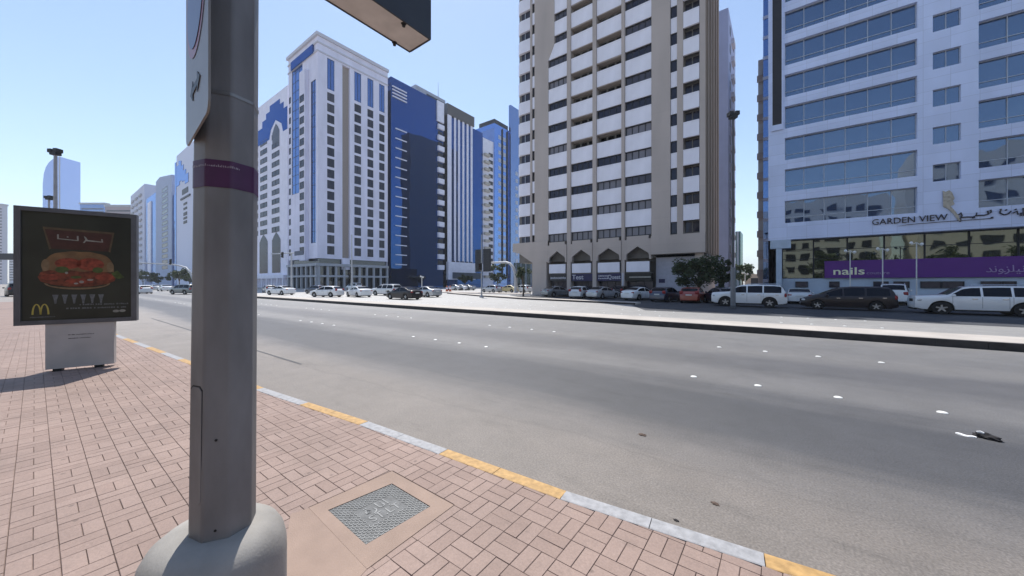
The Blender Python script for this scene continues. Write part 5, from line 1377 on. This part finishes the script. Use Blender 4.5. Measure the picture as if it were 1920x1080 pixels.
u, v = gp(1484, 571); car('sedan', P_pearl, u + .6, v + 3.0, 90, 'white saloon seen from behind between the white estate and dark people carrier', 'car', 'parked_car', G1, sz=.95)
u, v = gp(1678, 574); car('suv', P_white, u + .5, v + 3.4, 80, 'white off-road estate seen from behind past the dark people carrier', 'car', 'parked_car', G1, sz=.98, sx=.97)
carpx('hatch', P_navy, 1345, 571, 120, 'dark blue hatchback half hidden behind the white estate beside the tree', 2.2, group=G1)
carpx('hatch', P_red, 1290, 569, 90, 'red hatchback parked under the spreading tree', 2.4, group=G2)
carpx('hatch', P_navy, 1238, 567, 80, 'dark navy hatchback parked between the red car and a white saloon', 2.2, group=G2)
carpx('sedan', P_white, 1188, 564, 72, 'white saloon parked beneath the rightmost arch', 2.2, group=G2)
carpx('sedan', P_silver, 1117, 561, 78, 'silver white saloon parked below the Quest sign', 2.2, group=G2)
carpx('hatch', P_pearl, 1074, 560, 95, 'pearl white hatchback parked below the Test sign', 2.2, group=G2)
carpx('sedan', P_grey, 1030, 557, 70, 'grey saloon parked at the foot of the broad tan pillar', 2.2, group=G2)
carpx('hatch', P_black, 1148, 559, 90, 'black hatchback in the shade between two white saloons under the arches', 3.4, group=G2)
kw = dict(name='car', group=G3)
carpx('sedan', P_black, 752, 561.5, 181, 'black saloon crossing the junction, nearest to the black kerbed median', .4, **kw)
carpx('sedan', P_silver, 781, 557.5, 178, 'silver saloon partly hidden behind the black saloon', 1.6, **kw)
carpx('hatch', P_white, 606, 557, 203, 'white hatchback leading the white cars in front of the hotel', .5, **kw)
carpx('sedan', P_white, 662, 557, 174, 'white saloon following the white hatchback before the hotel', .8, **kw)
carpx('suv', P_pearl, 712, 554.5, 186, 'white estate between the white saloon and the black saloon', 1.2, sz=.9, **kw)
carpx('sedan', P_white, 521, 553, 196, 'white saloon on its own just right of the grey pole', .4, **kw)
carpx('hatch', P_silver, 491, 549, 170, 'silver hatchback mostly hidden by the grey pole', 1.2, **kw)
carpx('hatch', P_navy, 577, 551, 190, 'dark blue hatchback nosing out behind the white hatchback', 1.4, **kw)
carpx('van', P_white, 645, 545, 180, 'white van behind the white cars before the hotel columns', 2.5, sz=1.1, **kw)
carpx('suv', P_teal, 341, 552, 200, 'grey green off-road estate just left of the grey pole', .4, sz=.9, **kw)
carpx('hatch', P_white, 262, 550.5, 185, 'white hatchback peeping out right of the poster panel', .4, **kw)
carpx('sedan', P_pearl, 302, 546, 183, 'white saloon far off between the white hatchback and the grey green estate', .6, **kw)
carpx('sedan', P_silver, 285, 544.5, 183, 'silver saloon far off behind the white hatchback', .6, **kw)
carpx('hatch', P_silver, 918, 548.5, 176, 'silver hatchback waiting at the curved signal mast', .6, **kw)
carpx('sedan', P_yel, 946, 548.5, 178, 'pale yellow taxi saloon at the foot of the curved signal mast', 1.4, **kw)
carpx('hatch', P_pearl, 966, 549, 170, 'white hatchback just right of the pale yellow taxi', 2.4, **kw)
carpx('van', P_black, 8, 556, 184, 'dark van left of the poster panel at the picture edge', 1.0, sz=1.1, **kw)
for x, c, l in ((852, P_silver, 'small silver saloon far up the cross street, left of three'), (864, P_white, 'small white saloon far up the cross street, middle of three'), (876, P_grey, 'small grey saloon far up the cross street, right of three')):
    carpx('sedan', c, x, 544.3, 178, l, 0, name='car', group='cars far up the cross street')

# ------------------------------------------------------------------ street furniture
M_mgrey = pm('mast_pale_grey', (.42, .43, .45), .5, metal=.15, var=.1); M_sigd = pm('signal_black', (.012, .013, .014), .5, var=.1)
M_red_l = pm('signal_lens', (.10, .02, .015), .2)
def signal_head(parent, x, y, z, s=1., face=0.):
    mb = MB(); mb.box(-.17 * s, .17 * s, -.12, .12, -.5 * s, .5 * s)
    for k in range(3): mb.lathe([(.12 * s, -.24), (.13 * s, -.12)], 10, 0, c=(0, 0, (-.32 + .32 * k) * s), axis='y', cap=False)
    h = mb.build('signal_head', M_sigd, parent, (x, y, z), face)
    mb = MB()
    for k in range(3): mb.lathe([(0, -.126), (.11 * s, -.124)], 10, 0, c=(0, 0, (-.32 + .32 * k) * s), axis='y', cap=False)
    mb.build('lens', M_red_l, h); return h
def atpx(x, y, xp, yp, ref):
    """height at photo row yp over the base at x, y"""
    u, v = gp(x, y); Z = -.6 * u + .8 * v; return zz(yp, Z)
# curved mast with the big dark board
u, v = gp(967, 550); Z = -.6 * u + .8 * v
hx = lambda dx: dx * Z / 671 / .8      # offset along u that moves dx photo pixels sideways
h = zz(491, Z)
t = thing('signal_mast', 'pale grey mast curving over to a big dark board at the crossing', 'traffic light mast', (u, v, 0))
mb = MB(); mb.tube([(0, 0, 0), (0, 0, h - 3.0), (hx(-1.5), 0, h - 1.9), (hx(-5), 0, h - .95), (hx(-11), 0, h - .25), (hx(-18), 0, h), (hx(-62), 0, h + .05)], .32, 12, r2=.16); mb.build('mast', M_mgrey, t)
mb = MB(); bz0, bz1 = zz(508, Z), zz(463, Z)
for a, b in ((-79, -65), (-62, -47)):
    mb.box(hx(a), hx(b), -.45, -.2, bz0, bz1)
    for k in range(9): mb.box(hx(a) + .05, hx(b) - .05, -.5, -.451, bz0 + .1 + (bz1 - bz0) * k / 9, bz0 + .3 + (bz1 - bz0) * k / 9)
mb.build('board', pm('board_dark', (.012, .014, .020), .5, var=.3, scale=2), t)
mb = MB(); mb.lathe([(.5, 0), (.5, .15), (.36, .3)], 12); mb.build('base', M_mgrey, t)
u, v = gp(903, 558); Z = -.6 * u + .8 * v
t = thing('signal_post', 'thin grey signal post standing on the end of the far island', 'traffic light', (u, v, 0))
mb = MB(); mb.tube([(0, 0, 0), (0, 0, zz(440, Z))], .10, 10, r2=.07); mb.build('post', M_mast, t)
mb = MB(); mb.lathe([(.28, 0), (.28, .1), (.12, .35)], 12); mb.build('base', M_mast, t)
signal_head(t, 0, -.25, zz(500, Z), .9); 
u, v = gp(738 + 198, 553.5); Z = -.6 * u + .8 * v
# junction masts in front of the hotel
u, v = gp(546.5, 549); Z = -.6 * u + .8 * v; hx2 = lambda dx: dx * Z / 671 / .8
t = thing('signal_mast', 'pale mast with a long straight arm and signals in front of the pointed arches', 'traffic light mast', (u, v, 0))
za = zz(475, Z)
mb = MB(); mb.tube([(0, 0, 0), (0, 0, za)], .2, 10, r2=.14); mb.tube([(hx2(-75), 0, za + .35), (hx2(14), 0, za)], .11, 8); mb.build('mast', M_mgrey, t)
signal_head(t, hx2(-27), -.25, za - .15, 1.1)
mb = MB(); mb.box(hx2(14), hx2(42), -.2, -.1, za - .55, za + .25); mb.build('street_plate', pm('plate_blue_grey', (.05, .07, .12), .5), t)
u, v = gp(659.5, 547); Z = -.6 * u + .8 * v
t = thing('signal_post', 'slim pale post with a signal head before the hotel columns', 'traffic light', (u, v, 0))
mb = MB(); mb.tube([(0, 0, 0), (0, 0, zz(440, Z))], .16, 8, r2=.1); mb.build('post', M_mgrey, t); signal_head(t, -.45, -.2, zz(517, Z), 1.3)
# mast left of the pole
u, v = gp(364, 548); Z = -.6 * u + .8 * v; k_ = .8 - .6 * (364 - CX) / FPX * -1
du = lambda dx: dx * Z / 671 / (.8 + .6 * (364 - CX) / FPX)
t = thing('signal_mast', 'pale mast curving over the road between poster panel and grey pole', 'traffic light mast', (u, v, 0))
za = zz(496, Z); cdir = Vector((.8, .6))           # arm square to the line of sight
arm = lambda dx, z: (cdir.x * dx * Z / 671, cdir.y * dx * Z / 671, z)
mb = MB(); mb.tube([arm(0, 0), arm(-2, zz(525, Z)), arm(-7, zz(512, Z)), arm(-15, zz(502, Z)), arm(-28, zz(498, Z)), arm(-40, za), arm(-112, zz(492.5, Z))], .2, 10, r2=.12); mb.build('mast', M_mgrey, t)
signal_head(t, *arm(-44, zz(491, Z)), 1.1); signal_head(t, *arm(-80, zz(525, Z)), .01)
# dark gantry beam at the left edge
p0, p1 = Vector(far_at(-60, 95)), Vector(far_at(40, 95)); wv = p1 - p0
t = thing('road_gantry', 'dark sign gantry beam over the road left of the poster panel', 'gantry', (p0.x, p0.y, 0), math.atan2(wv.y, wv.x))
mb = MB(); mb.box(0, wv.length, 0, .5, zz(487, 95), zz(475, 95)); mb.build('beam', M_fr_d, t)
mb = MB(); mb.box(wv.length - .2, wv.length + .25, .05, .45, 0, zz(487.2, 95)); mb.build('post', M_mgrey, t)

def lamp_post(x, Zd, ytop, label, rw, head='flood', yb=None, col=None, v=None):
    p = far_at(x, Zd); H = zz(ytop, Zd)
    t = thing('street_lamp', label, 'street lamp', (p[0], p[1], 0))
    col = col or M_mast
    mb = MB(); mb.tube([(0, 0, 0), (0, 0, H * .3), (0, 0, H)], rw * 1.35, 10, r2=rw * .8); mb.build('post', col, t)
    mb = MB(); mb.lathe([(rw * 3, 0), (rw * 3, .12), (rw * 1.5, .4)], 12); mb.build('base', col, t)
    if head == 'flood':
        mb = MB(); mb.box(-.24, .24, -.2, .2, -.05, .28); mb.box(-.36, -.08, -.24, .2, .12, .40); mb.box(.08, .36, -.24, .2, .16, .44); mb.build('lamp_head', M_sigd, t, (0, 0, H), R(37))
    else:
        M_globe = pm('white_globe', (.75, .75, .75), .3, var=.03)
        mb = MB(); mb.lathe([(.0, 0), (.07, .02), (.12, .1), (.12, .15), (.07, .23), (0, .25)], 14, cap=False); g = mb.mesh('lamp_globe', M_globe)
        mb = MB(); mb.tube([(-.32, 0, H - .15), (0, 0, H), (.32, 0, H - .3)], .04, 6); mb.build('bracket', col, t)
        ob('lamp_globe', g, t, (-.32, 0, H - .12)); ob('lamp_globe', g, t, (.32, 0, H - .27))
    return t
lamp_post(104, 28, 290, 'tall dark floodlight mast behind the poster panel', .12)
lamp_post(92, 43, 374, 'smaller dark floodlight mast farther off behind the poster panel', .11)
t = lamp_post(1374.5, 26.6, 221, 'tall grey lamp post standing in front of the white off-road estate', .07, col=pm('lamp_post_dark', (.06, .065, .075), .5, metal=.2, var=.15))
mb = MB(); mb.lathe([(.17, 0), (.17, 3.0), (.12, 3.05)], 14); mb.build('post_sleeve', pm('sleeve_grey', (.17, .18, .20), .5, metal=.2, var=.1), t)
for x, yt, l in ((1594, 470, 'leftmost of three thin white globe lamp posts before the purple fascia'), (1655, 466, 'middle one of three thin white globe lamp posts before the purple fascia'), (1718.5, 455, 'rightmost of three thin white globe lamp posts before the purple fascia')):
    vv_ = 46.6; u_, Z_ = uv_(x, vv_); lamp_post(x, Z_, yt, l, .045, 'globe', col=M_white)
for x, Zd, yt, l in ((735 + 56, 60, 518, 'white globe lamp post at the corner of the blue mirror glass block'), (1397, 52, 512, 'white globe lamp post in the gap right of the tall grey lamp post')):
    lamp_post(x, Zd, yt, l, .07, 'globe', col=M_white)
# construction cones and barriers by the finned tower
for i, x in enumerate((838, 844)):
    u, v = gp(x, 547); t = thing('traffic_cone', ['orange and white cone at the far kerb below the finned tower, left of a pair', 'orange and white cone at the far kerb below the finned tower, right of a pair'][i], 'cone', (u, v, 0))
    mb = MB(); mb.lathe([(.42, 0), (.42, .06), (.30, .08), (.22, .6), (.12, 1.2), (.0, 1.25)], 12, cap=False); c_ = mb.build('cone', pm('cone_orange', (.55, .13, .05), .6), t)
    mb = MB(); mb.lathe([(.232, .55), (.18, .9)], 12, cap=False); mb.build('white_sleeve', M_wht, c_)

# ------------------------------------------------------------------ trees and plants
def leaf_material(name, c0, c1):
    m, t, b, o = nt(name)
    ge = N(t, 'ShaderNodeNewGeometry'); nz = N(t, 'ShaderNodeTexNoise'); nz.inputs['Scale'].default_value = 1.6; nz.inputs['Detail'].default_value = 5
    t.links.new(ge.outputs['Position'], nz.inputs['Vector'])
    rp = N(t, 'ShaderNodeValToRGB'); rp.color_ramp.elements[0].position = .3; rp.color_ramp.elements[1].position = .7
    rp.color_ramp.elements[0].color = (*c0, 1); rp.color_ramp.elements[1].color = (*c1, 1)
    t.links.new(nz.outputs['Fac'], rp.inputs[0]); t.links.new(rp.outputs[0], b.inputs['Base Color']); b.inputs['Roughness'].default_value = .55
    tr = N(t, 'ShaderNodeBsdfTranslucent'); t.links.new(rp.outputs[0], tr.inputs['Color'])
    mx = N(t, 'ShaderNodeMixShader'); mx.inputs[0].default_value = .25
    t.links.new(b.outputs[0], mx.inputs[1]); t.links.new(tr.outputs[0], mx.inputs[2]); t.links.new(mx.outputs[0], o.inputs['Surface'])
    return m
M_leaf = leaf_material('leaves_dark', (.020, .034, .014), (.060, .088, .032)); M_leaf2 = leaf_material('leaves_green', (.035, .05, .018), (.085, .11, .04))
M_bark = pm('bark', (.10, .075, .055), .9, var=.35, scale=8, bump=.4, stretch=(1, 1, .3))
def tree(u, v, H, rx, rz_, zc_, label, seed, n=26, lpc=120, leaf=.16, mat=None, tr=.16, ry=None):
    r = random.Random(seed); t = thing('tree', label, 'tree', (u, v, 0)); ry = ry or rx
    mb = MB(); cl = []
    for i in range(n):
        a = r.uniform(0, 2 * math.pi); q = r.random() ** .45; ph = r.uniform(-.9, 1)
        cl.append(Vector((rx * q * math.cos(a) * .82, ry * q * math.sin(a) * .82, zc_ + rz_ * ph * math.sqrt(max(.05, 1 - q * q * .7)))))
    mb.tube([(0, 0, 0), (.05, .03, zc_ * .35), (-.04, .05, zc_ * .7), (0, 0, zc_)], tr, 8, r2=tr * .5)
    for c in cl[:max(5, n // 3)]:
        m_ = Vector((c.x * .4, c.y * .4, zc_ * .55 + c.z * .3)); mb.tube([(0, 0, zc_ * .45), m_, c], tr * .45, 5, r2=.015)
    mb.build('trunk', M_bark, t)
    mb = MB()
    for c in cl:
        R_ = r.uniform(.5, 1.0) * min(rx, rz_ * 1.3) * .42
        for k in range(lpc):
            d = Vector((r.gauss(0, 1), r.gauss(0, 1), r.gauss(0, .75))).normalized() * R_ * (r.random() ** .4)
            p = c + d; ax = Vector((r.gauss(0, 1), r.gauss(0, 1), r.gauss(0, .6))).normalized(); b = ax.cross(Vector((r.gauss(0, 1), r.gauss(0, 1), r.gauss(0, 1)))).normalized()
            s_ = leaf * r.uniform(.6, 1.3)
            mb.face([p - ax * s_, p + b * s_ * .45, p + ax * s_, p - b * s_ * .45])
    mb.build('crown', mat or M_leaf, t); return t
u, v = gp(1306, 565)
tree(u - .3, v + 3.2, 4.6, 2.9, 1.5, 3.05, 'dark spreading tree over the red hatchback beside the lavender wall', 3, n=46, lpc=150, leaf=.15, ry=2.8)
u, _ = uv_(1356, 46); tree(u, 46, 5, .8, 1.7, 3.0, 'slim ragged tree right of the spreading dark tree', 5, n=16, lpc=70, leaf=.2, tr=.1)
p = far_at(981, 50); tree(p[0], p[1], 4.5, 1.1, 1.0, 3.1, 'small street tree left of the broad tan pillar', 6, n=12, lpc=80, leaf=.15, tr=.13)
p = far_at(981, 49.5)
for i, (x, Z, H, rx, rz_, l) in enumerate(((336, 130, 7, 3.6, 1.9, 'dark round tree in the median just left of the grey pole'), (268, 150, 7, 5, 2.2, 'dark tree close to the right edge of the poster panel'), (296, 160, 6, 4.6, 1.8, 'lower bluish tree between two dark trees, left of the grey pole'),
        (355, 150, 6.5, 3.2, 2.0, 'dark tree touching the left edge of the grey pole'), (933, 120, 9, 3.0, 3.6, 'dark tree seen inside the curve of the signal mast'), (872, 135, 5, 3.5, 1.5, 'low green bushes below the finned tower'), (1392, 90, 7, 3.0, 2.0, 'tree far off in the gap between the big blocks'), (1410, 110, 5, 3.4, 1.4, 'low far tree in front of the sand coloured building'))):
    p = far_at(x, Z); tree(p[0], p[1], H, rx, rz_, H - rz_ - .3, l, 20 + i, n=18, lpc=60, leaf=.42, mat=M_leaf)
for i, (u, v, H) in enumerate(((9, -10, 9), (17, -12, 8), (26, -10, 9.5), (-2, -13, 7), (36, -12, 9))):
    tree(u, v, H, 3.6, 3.2, H - 3, ['bushy green tree behind the viewer, mirrored in the shop glass', 'second bushy green tree on the near side, mirrored in the shop glass', 'tall bushy tree on the near side mirrored beside the purple fascia', 'lower green tree on the near pavement mirrored at the shop corner', 'far green tree on the near pavement mirrored at the right edge'][i], 40 + i, n=22, lpc=60, leaf=.35, mat=M_leaf2)

# ------------------------------------------------------------------ desert haze over the whole street
m = bpy.data.materials.new('haze'); m.use_nodes = True; t_ = m.node_tree
t_.nodes.remove(t_.nodes['Principled BSDF'])
pv = t_.nodes.new('ShaderNodeVolumePrincipled'); pv.inputs['Density'].default_value = .0003; pv.inputs['Color'].default_value = (.86, .92, 1, 1); pv.inputs['Anisotropy'].default_value = .2
t_.links.new(pv.outputs[0], t_.nodes['Material Output'].inputs['Volume'])
mb = MB(); mb.box(-5010, 3010, -3010, 5010, -1.02, 230); o = mb.build('haze', m); o['kind'] = 'stuff'
